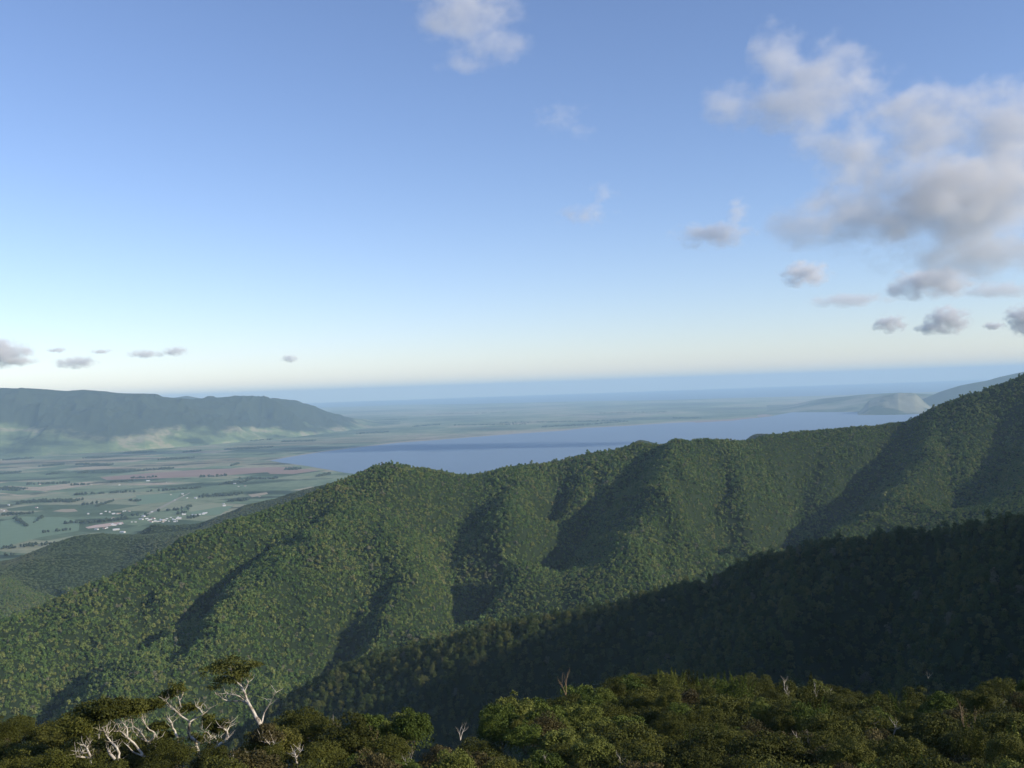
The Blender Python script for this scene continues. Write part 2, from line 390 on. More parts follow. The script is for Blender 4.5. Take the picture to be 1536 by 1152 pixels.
def water(name, col, rough, sc):
    g = N(name); pos = g.pos()
    nn = g.noise(pos, sc, 4); bmp = g.n('Bump', Strength=.6, Distance=8.0); g.set(bmp, 'Height', nn)
    big = g.noise(g.vmath('MULTIPLY', pos, (1 / 9000, 1 / 2600, 0)), 1.0, 6, .6)
    b = g.pbr(g.mix(big, tuple(c * .97 for c in col), tuple(c * 1.04 for c in col)), rough, .35); g.set(b, 'Normal', bmp.outputs[0])
    return g.m
wl = water('lake_water', (.175, .25, .335), .6, .02); ws = water('sea_water', (.10, .17, .26), .6, .004)
GX, GY = np.meshgrid(np.linspace(-70000, 70000, 100), np.linspace(-2500, 64500, 70))
sea = link('sea', gridmesh('sea', GX, GY, GX * 0 - 2.0), ws); tag(sea, kind='structure')
lk = [(405,691),(450,683),(500,676),(540,671),(600,664),(650,660.5),(700,656.5),(770,651),(840,646.5),(880,642),(940,639),(1000,635),(1060,632),(1100,630.5),(1136,627),(1160,624),(1180,620),(1205,614),(1240,608.5),(1262,611),(1275,615.5),(1300,617),(1322,614.5),(1345,611.5),(1400,606),(1450,603),(1536,598),(1560,660),(1300,672),(1000,700),(700,722),(560,716),(500,706),(470,701),(440,696.5),(418,693.5)]
lp = [tuple(onz(*q)[:2]) for q in lk]
lake = poly('lake', jag(lp + [lp[0]], .02, 3, 5)[:-1], wl, 0.8)
sand = flat('pale_shore', (.34, .29, .20), .9, .2, .01)
# strip of pale shore along the far side of the lake: outline slightly outside the water
sh = [(395,692)] + [(x, y - (1.6 if 480 < x < 1200 else 1.0) + .5 * math.sin(x * .11)) for x, y in lk[1:14]] + [(1136,626.4), (1136, 629), (900, 644), (700, 659), (540, 673.5), (430, 689.5)]
poly('shore', [tuple(onz(*q)[:2]) for q in sh], sand, .4)
spit = flat('spit_sand', (.30, .22, .17), .9, .2, .01)
for q in ([(1030,632.2),(1090,629),(1128,625.5),(1136,626.5),(1100,631),(1045,634)], [(1195,605),(1250,601),(1320,601.5),(1335,606),(1290,609),(1215,608.5)], [(1136,622.6),(1148,621.5),(1160,623),(1150,625.4),(1136,626)], [(1268,613.5),(1285,612.6),(1310,612.5),(1322,613.8),(1310,616.5),(1285,616.4)]):
    poly('spit', [tuple(onz(*a)[:2]) for a in q], spit, 1.2)
# particular fields, the timber yard and the straight road by the town
fm = {'tan': flat('stubble', (.36, .30, .20), .9, .15, .02), 'green': flat('pasture', (.16, .235, .13), .9, .15, .02), 'pale': flat('dry_pasture', (.26, .29, .17), .9, .15, .02),
      'yard': flat('gravel_yard', (.55, .42, .34), .9, .25, .03), 'road': flat('road_gravel', (.30, .29, .22), .9, .1, .02), 'red': flat('wetland', (.30, .20, .15), .9, .25, .004)}
def pol(name, k, pts, z): poly(name, [tuple(onz(*a)[:2]) for a in pts], fm[k], z)
pol('yard', 'yard', [(128,791),(141,788),(165,784.5),(184,783),(186,786),(172,788),(158,790.5),(132,793)], .5)
pol('field', 'tan', [(78,767),(92,764),(112,763.5),(117,767),(100,768.5)], .45)
pol('field', 'tan', [(0,764),(9,763.5),(14,767),(0,769)], .45)
pol('field', 'green', [(0,782),(40,776),(95,776),(120,782),(118,796),(60,806),(0,822)], .3)
pol('field', 'pale', [(122,744.5),(200,741),(205,744),(190,747),(128,748)], .35)
pol('field', 'green', [(204,743),(272,739),(262,752),(206,757)], .3)
pol('field', 'pale', [(283,759),(330,755),(345,757),(310,764),(284,768)], .35)
pol('field', 'green', [(285,765),(352,758),(330,772),(290,775)], .3)
pol('field', 'tan', [(372,742),(400,738.5),(402,741),(378,746)], .45)
pol('field', 'tan', [(0,674),(30,673),(70,671.5),(92,673),(60,677),(20,679.5),(0,680)], .45)
pol('field', 'red', [(150,716),(230,709),(300,704.5),(370,702),(440,700),(430,706),(340,713),(240,717.5),(160,720)], .3)
pol('field', 'red', [(400,707),(460,703.5),(478,706),(440,711),(405,711)], .33)
pol('road', 'road', [(211,775.2),(237,762),(262,749.5),(284,739),(286,739.3),(266,749.8),(241,763),(214,776.6)], .6)

# ------------------------------------------------------------ far hills
def strip(name, crest, depth_front, depth_back, mat, rough, seed, nu=260, nv=40, base=0.0, expo=1.25, taper=(.1, .12)):
    pts = [P(*q) for q in crest]; px = np.array([q[0] for q in crest]); u = np.linspace(px[0], px[-1], nu)
    cx = np.interp(u, px, [p.x for p in pts]); cy = np.interp(u, px, [p.y for p in pts]); cz = np.interp(u, px, [p.z for p in pts])
    ramp_ = np.linspace(0, 1, nu); e0, e1 = taper
    tp_ = np.clip(ramp_ / max(e0, 1e-6), 0, 1) * np.clip((1 - ramp_) / max(e1, 1e-6), 0, 1); tp_ = tp_ * tp_ * (3 - 2 * tp_); cz = base + (cz - base) * tp_
    v = np.linspace(-1, 1, nv); U, V = np.meshgrid(np.arange(nu), v)
    dep = np.where(V < 0, depth_front, depth_back)
    Xs = cx[U] * (1 + V * dep / cy[U]); Ys = cy[U] + V * dep
    prof = 1 - np.abs(V) ** (1 / expo) if False else (1 - np.abs(V)) ** expo
    nz = ridged(Xs + seed * 999, Ys, rough[0], 4)
    Zs = (cz[U] - base) * prof * (1 + .0 * nz) + base + (nz * rough[1] * np.abs(V) * (1 - np.abs(V)) * 3) * tp_[U] + ridged(Xs, Ys + 333, rough[0] * .28, 3) * rough[1] * .22 * np.clip(3 * np.abs(V), 0, 1) * (1 - np.abs(V)) ** .5 * tp_[U]
    Zs = np.where(np.abs(V) > .99, base - 20, Zs)
    o = link(name, gridmesh(name, Xs, Ys, Zs), mat); tag(o, kind='structure'); return o
fh = N('far_hill_cover'); pos = fh.pos(); sz = fh.n('SeparateXYZ'); fh.set(sz, 'i0', pos)
nn = fh.noise(fh.vmath('MULTIPLY', pos, (1 / 1100, 1 / 1100, 1 / 400)), 1.0, 7, .65)
hgt = fh.math('SUBTRACT', sz.outputs[2], fh.math('ADD', fh.math('MULTIPLY', nn, 620.0), -145.0))
thr = fh.n('MapRange'); fh.set(thr, 'i0', sz.outputs[0]); fh.set(thr, 'i1', -5600.0); fh.set(thr, 'i2', -3200.0); fh.set(thr, 'i3', 120.0); fh.set(thr, 'i4', -60.0)
past = fh.math('SUBTRACT', 1.0, fh.smooth(fh.math('SUBTRACT', hgt, thr.outputs[0]), -50.0, 40.0))
n5 = fh.noise(pos, 1 / 350, 4)
c = fh.mix(past, fh.mix(n5, (.016, .028, .018), (.045, .06, .034)), fh.ramp(fh.noise(fh.vmath('MULTIPLY', pos, (1 / 1300, 1 / 600, 1 / 300)), 1.0, 6, .65), [(.38, (.03, .05, .03)), (.46, (.10, .14, .07)), (.52, (.15, .20, .09)), (.58, (.28, .26, .17)), (.66, (.08, .11, .05))]))
fh.pbr(c, .95, .05)
strip('mountains', [(-260,604,12681),(-100,590,12518),(0,581,12272),(60,583,12272),(100,586,12354),(125,584.5,12435),(160,587,12518),(175,590,12600),(215,590.5,12763),(235,594,12927),(262,597,13091),(300,599,13335),(325,596.5,13581),(345,595.5,13745),(380,598,14072),(440,597.5,14727),(480,602,15545),(515,606,16300),(540,612,17000),(565,620,17800),(600,628,18400)], 1500, 2200, fh.m, (1100, 330), 1, 900, 110, expo=1.15, taper=(0, .22))
strip('mountains', [(225,600,19500),(262,594.5,20000),(280,591.5,20000),(298,595,20000),(330,600,20000)], 1500, 1500, fh.m, (1500, 60), 2, 80, 24)
strip('hills', [(60,655,13600),(120,648,13800),(170,634,14000),(200,622,14000),(235,627,14000),(280,640,14300),(330,648,14600)], 1500, 900, fh.m, (900, 45), 3, 120, 30)
strip('hills', [(380,655,14600),(400,640,15000),(430,634,15200),(470,640,15600),(520,644,16000)], 1500, 900, fh.m, (900, 40), 4, 100, 30)
rh = N('right_hill_cover'); pos = rh.pos(); n6 = rh.noise(pos, 1 / 500, 5)
rh.pbr(rh.mix(n6, (.022, .036, .02), (.05, .07, .035)), .95, .05)
strip('mountains', [(1335,617,15600),(1350,612,15600),(1368,606,15600),(1385,598,15600),(1410,587,15600),(1440,577.5,15600),(1462,573,15600),(1480,570,15600),(1500,564,15600),(1536,556,15600),(1600,552,15600),(1700,565,15600)], 900, 2500, rh.m, (900, 40), 5, 160, 40, taper=(.03, 0))
lo = N('low_hill_cover'); pos = lo.pos(); n9_ = lo.noise(pos, 1 / 900, 6, .65); lo.pbr(lo.ramp(n9_, [(.38, (.04, .06, .035)), (.5, (.12, .16, .085)), (.6, (.26, .25, .17))]), .95, .05)
cl = N('clay_cliff_cover'); pos = cl.pos(); n7 = cl.noise(pos, 1 / 420, 5); n8 = cl.noise(pos, 1 / 120, 4)
pc = cl.mix(cl.smooth(n7, .42, .56), (.05, .075, .035), cl.mix(n8, (.15, .16, .095), (.29, .27, .18))); cl.pbr(pc, .9, .05)
strip('hills', [(1150,606,19000),(1200,600,18500),(1260,595,18000),(1300,590.5,17500),(1350,588,17000),(1400,591,16500),(1450,593,16000)], 2600, 2500, lo.m, (1400, 40), 6, 160, 30, expo=1.5, taper=(.3, .05))
strip('hills', [(1285,606,14900),(1305,600,14800),(1325,593,14700),(1347,588.5,14600),(1372,588.5,14600),(1392,593,14600),(1412,600,14500)], 900, 1000, cl.m, (600, 45), 7, 90, 30, taper=(.15, .35))

# ------------------------------------------------------------ foliage meshes
def leaves(name, C, Nn, size, asp=.6, tint=None, rng=RNG):
    n = len(C); a = rng.normal(size=(n, 3)); a -= (a * Nn).sum(-1, keepdims=True) * Nn; a /= np.linalg.norm(a, axis=1, keepdims=True)
    b = np.cross(Nn, a); s = size[:, None]
    v = np.stack([C - a * s, C - b * s * asp, C + a * s, C + b * s * asp], 1).reshape(-1, 3)
    me = mk(name, v, np.arange(4 * n).reshape(n, 4))
    t = me.attributes.new('tint', 'FLOAT', 'FACE'); t.data.foreach_set('value', (rng.random(n) if tint is None else tint).astype(np.float32))
    return me
def unit(n, rng): v = rng.normal(size=(n, 3)); return v / np.linalg.norm(v, axis=1, keepdims=True)
def crown_arrays(blobs, nleaf, size, rng, jit=.7, up=.25, loose=.05):
    """blobs: list of (centre, radii) -> leaf centres, normals, sizes on and just inside the clump surfaces"""
    w = np.array([r[0] * r[1] + r[1] * r[2] + r[0] * r[2] for c, r in blobs]); w = w / w.sum()
    Cs, Ns, Ss, Ts = [], [], [], []
    for (c, r), q in zip(blobs, w):
        n = max(4, int(nleaf * q)); d = unit(n, rng); d[:, 2] = np.where(d[:, 2] < -.35, -d[:, 2], d[:, 2])
        rad = 1 - np.abs(rng.normal(size=(n, 1))) * .14 + rng.random((n, 1)) * .08 + np.abs(rng.normal(size=(n, 1))) * loose
        Cs.append(np.array(c) + d * np.array(r) * rad)
        nn = d + rng.normal(size=(n, 3)) * jit; nn[:, 2] += up; Ns.append(nn / np.linalg.norm(nn, axis=1, keepdims=True))
        Ss.append(size * (.6 + .8 * rng.random(n))); Ts.append(np.clip(rng.random(n) * .7 + rng.random() * .3, 0, 1))
    return np.concatenate(Cs), np.concatenate(Ns), np.concatenate(Ss), np.concatenate(Ts)
def clumps(rx, rz, k, r0, rng, z0=0.0, flat_=.8):
    """k small clumps spread over a dome of radius rx, height rz"""
    out = []
    for i in range(k):
        d = unit(1, rng)[0]; d[2] = abs(d[2]) * .9 + .05; q = rng.uniform(.55, 1.0)
        rr = r0 * rng.uniform(.6, 1.3)
        out.append((np.array([d[0] * (rx - rr * .5) * q, d[1] * (rx - rr * .5) * q, z0 + d[2] * (rz - rr * .4) * q]), np.array([rr, rr, rr * flat_])))
    return out
def tube(paths, sides=6):
    """paths: list of (points, radii) -> verts, quads"""
    V, Fc = [], []
    for pts, rad in paths:
        pts = [Vector(p) for p in pts]; base = len(V)
        for i, p in enumerate(pts):
            t = (pts[min(i + 1, len(pts) - 1)] - pts[max(i - 1, 0)]).normalized()
            a = t.cross(Vector((.3, 1, .2))).normalized(); b = t.cross(a)
            for k in range(sides):
                an = 2 * math.pi * k / sides; V.append(p + (a * math.cos(an) + b * math.sin(an)) * rad[i])
        for i in range(len(pts) - 1):
            for k in range(sides):
                k2 = (k + 1) % sides; Fc.append((base + i * sides + k, base + i * sides + k2, base + (i + 1) * sides + k2, base + (i + 1) * sides + k))
    return np.array([tuple(v) for v in V]), np.array(Fc)

bark = N('pale_bark'); nb = bark.noise(bark.pos(), 2.5, 5, .7)
bark.pbr(bark.ramp(nb, [(.34, (.08, .065, .05)), (.43, (.30, .26, .20)), (.50, (.52, .48, .40)), (.66, (.72, .69, .60))]), .8, .2)
dbark = flat('dark_bark', (.085, .07, .05), .9, .4, 2.0)
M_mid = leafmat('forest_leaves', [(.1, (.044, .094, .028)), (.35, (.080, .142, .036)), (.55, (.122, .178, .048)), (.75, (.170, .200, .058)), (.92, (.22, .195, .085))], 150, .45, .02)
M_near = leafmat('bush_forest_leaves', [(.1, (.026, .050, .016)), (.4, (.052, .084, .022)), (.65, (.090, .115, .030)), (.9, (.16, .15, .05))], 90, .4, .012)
M_low = leafmat('scrub_leaves', [(.2, (.06, .10, .045)), (.5, (.095, .13, .06)), (.8, (.16, .155, .09))], 260, .8)
protos = {}
def protocol(name, n, fn):
    c = bpy.data.collections.new(name); ms = []
    for i in range(n):
        me = fn(i); o = bpy.data.objects.new(name + '_plant', me); c.objects.link(o); ms.append(me)
    protos[name] = (c, ms)
def midcrown(i):
    rg = np.random.default_rng(100 + i); rx, rz, k, r0 = [(5.6, 8.0, 10, 2.2), (4.4, 9.5, 9, 1.8), (6.8, 6.5, 14, 2.0), (3.2, 8.0, 6, 1.7), (5.0, 9.5, 12, 1.6), (6.0, 7.0, 8, 2.6), (4.2, 10.5, 10, 1.6), (7.6, 7.5, 16, 2.1)][i % 8]
    b = clumps(rx, rz, k, r0, rg, -2.0, .95); c0 = rg.normal(size=2) * .8
    b = [(c + np.array([c0[0] * c[2] / rz, c0[1] * c[2] / rz, 0]), r) for c, r in b]
    C, Nn, Sz, T = crown_arrays(b, 300, .85, rg, .4); me = leaves('crown', C, Nn, Sz, .75, T, rg); me.materials.append(M_mid); return me
def nearcrown(i):
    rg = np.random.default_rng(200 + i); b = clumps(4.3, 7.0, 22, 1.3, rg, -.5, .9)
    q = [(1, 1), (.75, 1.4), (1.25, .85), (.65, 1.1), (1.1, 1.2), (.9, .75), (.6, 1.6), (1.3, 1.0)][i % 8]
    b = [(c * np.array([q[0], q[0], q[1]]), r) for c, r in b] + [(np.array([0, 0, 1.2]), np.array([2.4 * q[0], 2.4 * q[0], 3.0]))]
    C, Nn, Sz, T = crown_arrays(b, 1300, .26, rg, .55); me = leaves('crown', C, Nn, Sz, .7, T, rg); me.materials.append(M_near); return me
def lowcrown(i):
    rg = np.random.default_rng(300 + i); b = clumps(5.0, 3.8, 7, 2.2, rg, -1.2, .8)
    C, Nn, Sz, T = crown_arrays(b, 110, 1.1, rg, .35); me = leaves('crown', C, Nn, Sz, .8, T, rg); me.materials.append(M_low); return me
protocol('mid', 12, midcrown); protocol('near', 8, nearcrown); protocol('low', 4, lowcrown)

def gn_group(name, coll):
    g = bpy.data.node_groups.new(name, 'GeometryNodeTree')
    g.interface.new_socket('Geometry', in_out='INPUT', socket_type='NodeSocketGeometry'); g.interface.new_socket('Geometry', in_out='OUTPUT', socket_type='NodeSocketGeometry')
    nd = g.nodes; gi = nd.new('NodeGroupInput'); go = nd.new('NodeGroupOutput'); iop = nd.new('GeometryNodeInstanceOnPoints'); ci = nd.new('GeometryNodeCollectionInfo')
    ci.inputs['Collection'].default_value = coll; ci.inputs['Separate Children'].default_value = True; ci.inputs['Reset Children'].default_value = True
    def at(nm, t):
        a = nd.new('GeometryNodeInputNamedAttribute'); a.data_type = t; a.inputs['Name'].default_value = nm; return a.outputs['Attribute']
    g.links.new(gi.outputs[0], iop.inputs['Points']); g.links.new(ci.outputs[0], iop.inputs['Instance']); iop.inputs['Pick Instance'].default_value = True
    g.links.new(at('pick', 'INT'), iop.inputs['Instance Index']); g.links.new(at('scl', 'FLOAT_VECTOR'), iop.inputs['Scale']); g.links.new(at('rot', 'FLOAT_VECTOR'), iop.inputs['Rotation'])
    g.links.new(iop.outputs[0], go.inputs[0]); return g
def scatter(name, pts, scl, coll, nk, label):
    me = bpy.data.meshes.new(name); n = len(pts); me.vertices.add(n); me.vertices.foreach_set('co', pts.astype(np.float32).ravel())
    a = me.attributes.new('pick', 'INT', 'POINT'); a.data.foreach_set('value', RNG.integers(0, nk, n).astype(np.int32))
    a = me.attributes.new('scl', 'FLOAT_VECTOR', 'POINT'); a.data.foreach_set('vector', scl.astype(np.float32).ravel())
    r = np.zeros((n, 3)); r[:, 2] = RNG.random(n) * 6.28; r[:, :2] = RNG.normal(size=(n, 2)) * .08
    a = me.attributes.new('rot', 'FLOAT_VECTOR', 'POINT'); a.data.foreach_set('vector', r.astype(np.float32).ravel())
    o = link(name, me); md = o.modifiers.new('scatter', 'NODES'); md.node_group = gn_group(name, coll)
    tag(o, label, 'forest' if 'forest' in name else 'scrub', kind='stuff'); return o

# candidate trees: jittered grid over what the hills can show, culled by a horizon sweep
def horizon_cull(x, y, z, tol):
    """keep points that stand above (or no more than tol m below) the skyline of the nearer ground"""
    ratios = np.linspace(-.72, .72, 500); ys = np.concatenate([np.arange(60, 3800, 8)])
    RR, YY = np.meshgrid(ratios, ys); H = ground(RR * YY, YY) + np.where(YY < 250, 0, 5)
    el = (H - CAMZ) / YY; run = np.maximum.accumulate(el, 0)
    run = np.vstack([run[:4] * 0 - 9, run[:-4]])          # skyline of ground at least 32 m nearer
    ri = np.clip(((x / y + .72) / 1.44 * 499).round().astype(int), 0, 499); yi = np.clip(((y - 60) / 8).astype(int), 0, len(ys) - 1)
    return (z + 8 - CAMZ) / y > run[yi, ri] - tol / y
def jgrid(x0, x1, y0, y1, st):
    a, b = np.meshgrid(np.arange(x0, x1, st), np.arange(y0, y1, st))
    a = a + RNG.uniform(-.65, .65, a.shape) * st; b = b + RNG.uniform(-.65, .65, b.shape) * st
    a = a.ravel(); b = b.ravel(); k = np.abs(a / b) < .64; return a[k], b[k]
def nearmask(x, y):   # on the near ridge (this side of the valley behind it)
    vy = np.interp(x, [-700, -300, 0, 300, 700], [1010, 1130, 1230, 1200, 900]); return y < vy
x, y = jgrid(-1700, 1700, 950, 2480, 5.2); z = ground(x, y)
k = ~nearmask(x, y) & horizon_cull(x, y, z, 12); x, y, z = x[k], y[k], z[k]
s = (.46 + .50 * RNG.random(len(x)) ** 2.0) * (1 + .4 * fbm(x, y, 110, 2)) * np.where(RNG.random(len(x)) < .035, 1.45, 1); zs = s * RNG.uniform(.8, 1.4, len(x))
scatter('forest', np.stack([x, y, z - .5], 1), np.stack([s, s, zs], 1), protos['mid'][0], 12, 'dense green native forest covering the long sunlit ridge with its gullies')
n_mid = len(x)
x, y = jgrid(-800, 800, 330, 1240, 5.6); z = ground(x, y)
k = nearmask(x, y) & horizon_cull(x, y, z, 8); x, y, z = x[k], y[k], z[k]
s = .52 + .68 * RNG.random(len(x)) ** 1.6; zs = s * RNG.uniform(.8, 1.6, len(x))
ppx, ppy = project(x, y, z + 4 * zs)
inside = (ppx > 0) & (ppx < 1536) & (ppy < 1060)
vis = horizon_cull(x, y, z, -4) & inside
fgc = np.interp(ppx, fgx, fgt)                                     # hidden behind the front shrubs?
vis &= (CAMZ - (z + 5 * zs)) / y < fgc - .012
score = np.where(vis, s / y, 0); order = np.argsort(-score)[:290]; solo = np.zeros(len(x), bool); solo[order] = True
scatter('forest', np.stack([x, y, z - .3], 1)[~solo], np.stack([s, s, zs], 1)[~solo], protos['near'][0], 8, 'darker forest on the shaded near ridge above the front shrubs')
near_solo = [(x[i], y[i], z[i] - .3, s[i], zs[i]) for i in np.nonzero(solo)[0]]
n_near = len(x)
x, y = jgrid(-2300, 600, 1900, 3750, 7.5); z = ground(x, y)
k = ~(nearmask(x, y)) & (z > 6) & (x < .1 * y) & horizon_cull(x, y, z, 10) & (y > 2150); x, y, z = x[k], y[k], z[k]
s = RNG.uniform(.5, 1.15, len(x)); scatter('scrub', np.stack([x, y, z], 1), np.stack([s, s, s * .8], 1), protos['low'][0], 4, 'low scrub over the hazy rounded foothills at the edge of the plain')
x, y = jgrid(500, 2200, 3200, 4800, 9); z = ground(x, y)
k = horizon_cull(x, np.minimum(y, 3790), z, -900) | (z > 285); x, y, z = x[k], y[k], z[k]
s = RNG.uniform(.6, 1.2, len(x)); scatter('scrub', np.stack([x, y, z - 1], 1), np.stack([s, s, s * .8], 1), protos['low'][0], 4, 'scrub on the knolls showing just above the middle ridge before the lake')
print('trees', n_mid, n_near, len(x))

# nearest forest trees, one by one: crown and trunk
tv, tf = tube([([(0, 0, -1.5), (.1, 0, 1.2), (-.1, .15, 3.4)], [.28, .22, .10]), ([(0.05, 0, .9), (.9, .3, 2.8)], [.12, .05]), ([(0, 0, 1.3), (-.8, -.4, 3.0)], [.11, .05])], 5)
tme = mk('trunk', tv, tf, True); tme.materials.append(dbark)
def leafy_thing(name, crown_me, trunk_me, loc, sc, rz, label, cat, group, cname='crown', tname='trunk'):
    r = bpy.data.objects.new(name, None); COL.objects.link(r); r.empty_display_size = .5
    r.location = loc; r.scale = sc; r.rotation_euler = (0, 0, rz); tag(r, label, cat, group)
    link(cname, crown_me, parent=r)
    if trunk_me: link(tname, trunk_me, parent=r)
    return r
for i, (x_, y_, z_, s_, zz) in enumerate(near_solo):
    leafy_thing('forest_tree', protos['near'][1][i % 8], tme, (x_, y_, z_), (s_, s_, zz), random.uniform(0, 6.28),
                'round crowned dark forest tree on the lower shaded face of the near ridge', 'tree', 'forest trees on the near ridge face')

# ------------------------------------------------------------ front shrubs
OL = leafmat('manuka_leaves', [(.1, (.034, .040, .008)), (.45, (.062, .070, .013)), (.75, (.092, .100, .020)), (.95, (.12, .108, .028))], 14, .4)
GR = leafmat('coprosma_leaves', [(.1, (.045, .070, .014)), (.5, (.085, .12, .022)), (.9, (.15, .16, .04))], 14, .4)
BR = leafmat('brown_shrub_leaves', [(.1, (.046, .040, .016)), (.5, (.070, .062, .024)), (.9, (.11, .095, .04))], 14, .4)
WI = leafmat('wispy_leaves', [(.1, (.07, .085, .02)), (.5, (.10, .11, .028)), (.9, (.15, .13, .04))], 14, .4)
def shrub_crown(i, mat, rx, rz, k, r0, n, sz, z0=.4, jit=.7):
    rg = np.random.default_rng(500 + i); b = clumps(rx, rz, k, r0, rg, z0, .75); b += [(np.array([0, 0, z0]), np.array([rx * .75, rx * .75, rz * .6]))]
    C, Nn, Sz, T = crown_arrays(b, n, sz, rg, jit, loose=.16)
    me = leaves('crown', C, Nn, Sz, .5, T, rg); me.materials.append(mat); return me
def spire_crown(i, mat):
    rg = np.random.default_rng(700 + i); Cs = []; Ns = []; Sz = []
    for s_ in range(16):
        bx, by = rg.normal(size=2) * .55; h = rg.uniform(1.8, 3.6); lean = rg.normal(size=2) * .18
        t = rg.random(190) ** .8; w = .24 * (1.05 - t)
        c = np.stack([bx + lean[0] * t * h + rg.normal(size=190) * w, by + lean[1] * t * h + rg.normal(size=190) * w, t * h], 1)
        Cs.append(c); nn = unit(190, rg); nn[:, 2] *= .4; Ns.append(nn / np.linalg.norm(nn, axis=1, keepdims=True)); Sz.append(.045 + .05 * rg.random(190))
    me = leaves('crown', np.concatenate(Cs), np.concatenate(Ns), np.concatenate(Sz), .45, None, rg); me.materials.append(mat); return me
def twig_mesh(seed, h=2.6, r=.06, n=5, spread=.6, levels=2):
    rg = random.Random(seed); paths = []
    def grow(p, d, L, rad, lv):
        pts = [p]; rr = [rad]; q = p.copy(); dd = d.copy()
        for k in range(4):
            dd = (dd + Vector((rg.uniform(-.35, .35), rg.uniform(-.35, .35), rg.uniform(-.1, .25)))).normalized()
            q = q + dd * L / 4; pts.append(q.copy()); rr.append(rad * (1 - .2 * (k + 1)))
            if lv > 0 and k >= 1:
                grow(q, (dd + Vector((rg.uniform(-1, 1), rg.uniform(-1, 1), rg.uniform(-.1, .5))) * .9).normalized(), L * .55, rad * .5, lv - 1)
        paths.append((pts, rr))
    for k in range(n):
        a = rg.uniform(0, 6.28); grow(Vector((0, 0, -.8)), Vector((math.cos(a) * spread, math.sin(a) * spread, 1)).normalized(), h * rg.uniform(.8, 1.1), r * rg.uniform(.7, 1.1), levels)
    v, f = tube(paths, 5); return mk('stems', v, f, True)
stem_m = flat('shrub_stem', (.16, .13, .09), .9, .4, 3.0)
stems = []
for i in range(3):
    me = twig_mesh(40 + i, 1.3, .05, 5, .7, 1); me.materials.append(stem_m); stems.append(me)
kinds = {
 'olive': ([shrub_crown(i, OL, [2.1, 1.7, 2.4, 1.9, 2.2][i], [1.9, 2.4, 1.5, 2.1, 1.7][i], 46, [.45, .38, .5, .42, .36][i], 13000, .055) for i in range(5)], 'rounded dark olive shrub'),
 'green': ([shrub_crown(10 + i, GR, 1.9, 2.2, 44, .36, 10000, .07, .3, .9) for i in range(3)], 'bright green small leaved shrub'),
 'brown': ([shrub_crown(20 + i, BR, 1.8, 1.8, 36, .42, 6500, .07, .4, .9) for i in range(2)], 'brownish twiggy shrub'),
 'spire': ([spire_crown(i, GR if i else BR) for i in range(2)] + [spire_crown(5, OL)], 'upright spiky shrub with thin shoots')}
where = {'left': 'in the thicket under the left trees', 'mid': 'in the thicket around the dip in front', 'right': 'in the thicket along the right front'}
rg = random.Random(5); placed = []
for it in range(60000):
    if len(placed) > 297: break
    yv = rg.uniform(34, 92); px = rg.uniform(-110, 1650); xv = (px - CX) / F * yv
    c, E = canopy(np.array(xv), np.array(yv)); c = float(c); E = float(E)
    if yv > E + 1.0: continue
    sc = rg.uniform(.55, 1.15)
    if any((xv - a) ** 2 + (yv - b) ** 2 < (1.72 * (sc + q)) ** 2 * .72 for a, b, q in placed): continue
    placed.append((xv, yv, sc))
    region = 'left' if px < 420 else ('mid' if px < 900 else 'right')
    u = rg.random()
    if region == 'left': kd = 'olive' if u < .97 else 'brown'
    elif 540 < px < 900: kd = 'green' if u < .62 else ('olive' if u < .85 else 'brown')
    elif region == 'mid': kd = 'olive' if u < .5 else ('green' if u < .75 else ('spire' if u < .9 else 'brown'))
    else: kd = 'olive' if u < .72 else ('brown' if u < .80 else ('green' if u < .92 else 'spire'))
    ms, lab = kinds[kd]
    gz = float(ground(xv, yv)); top = c - gz; h = sc * 2.0
    zz = gz + max(-.2, top - h - .3) + rg.uniform(-.5, .45)
    if kd == 'spire': zz -= .3
    leafy_thing('shrub', ms[rg.randrange(len(ms))], stems[rg.randrange(3)], (xv, yv, zz), (sc, sc, sc * rg.uniform(.85, 1.1)), rg.uniform(0, 6.28),
                lab + ' ' + where[region], 'shrub', kd + ' shrubs ' + where[region], 'crown', 'stems')
print('shrubs', len(placed))

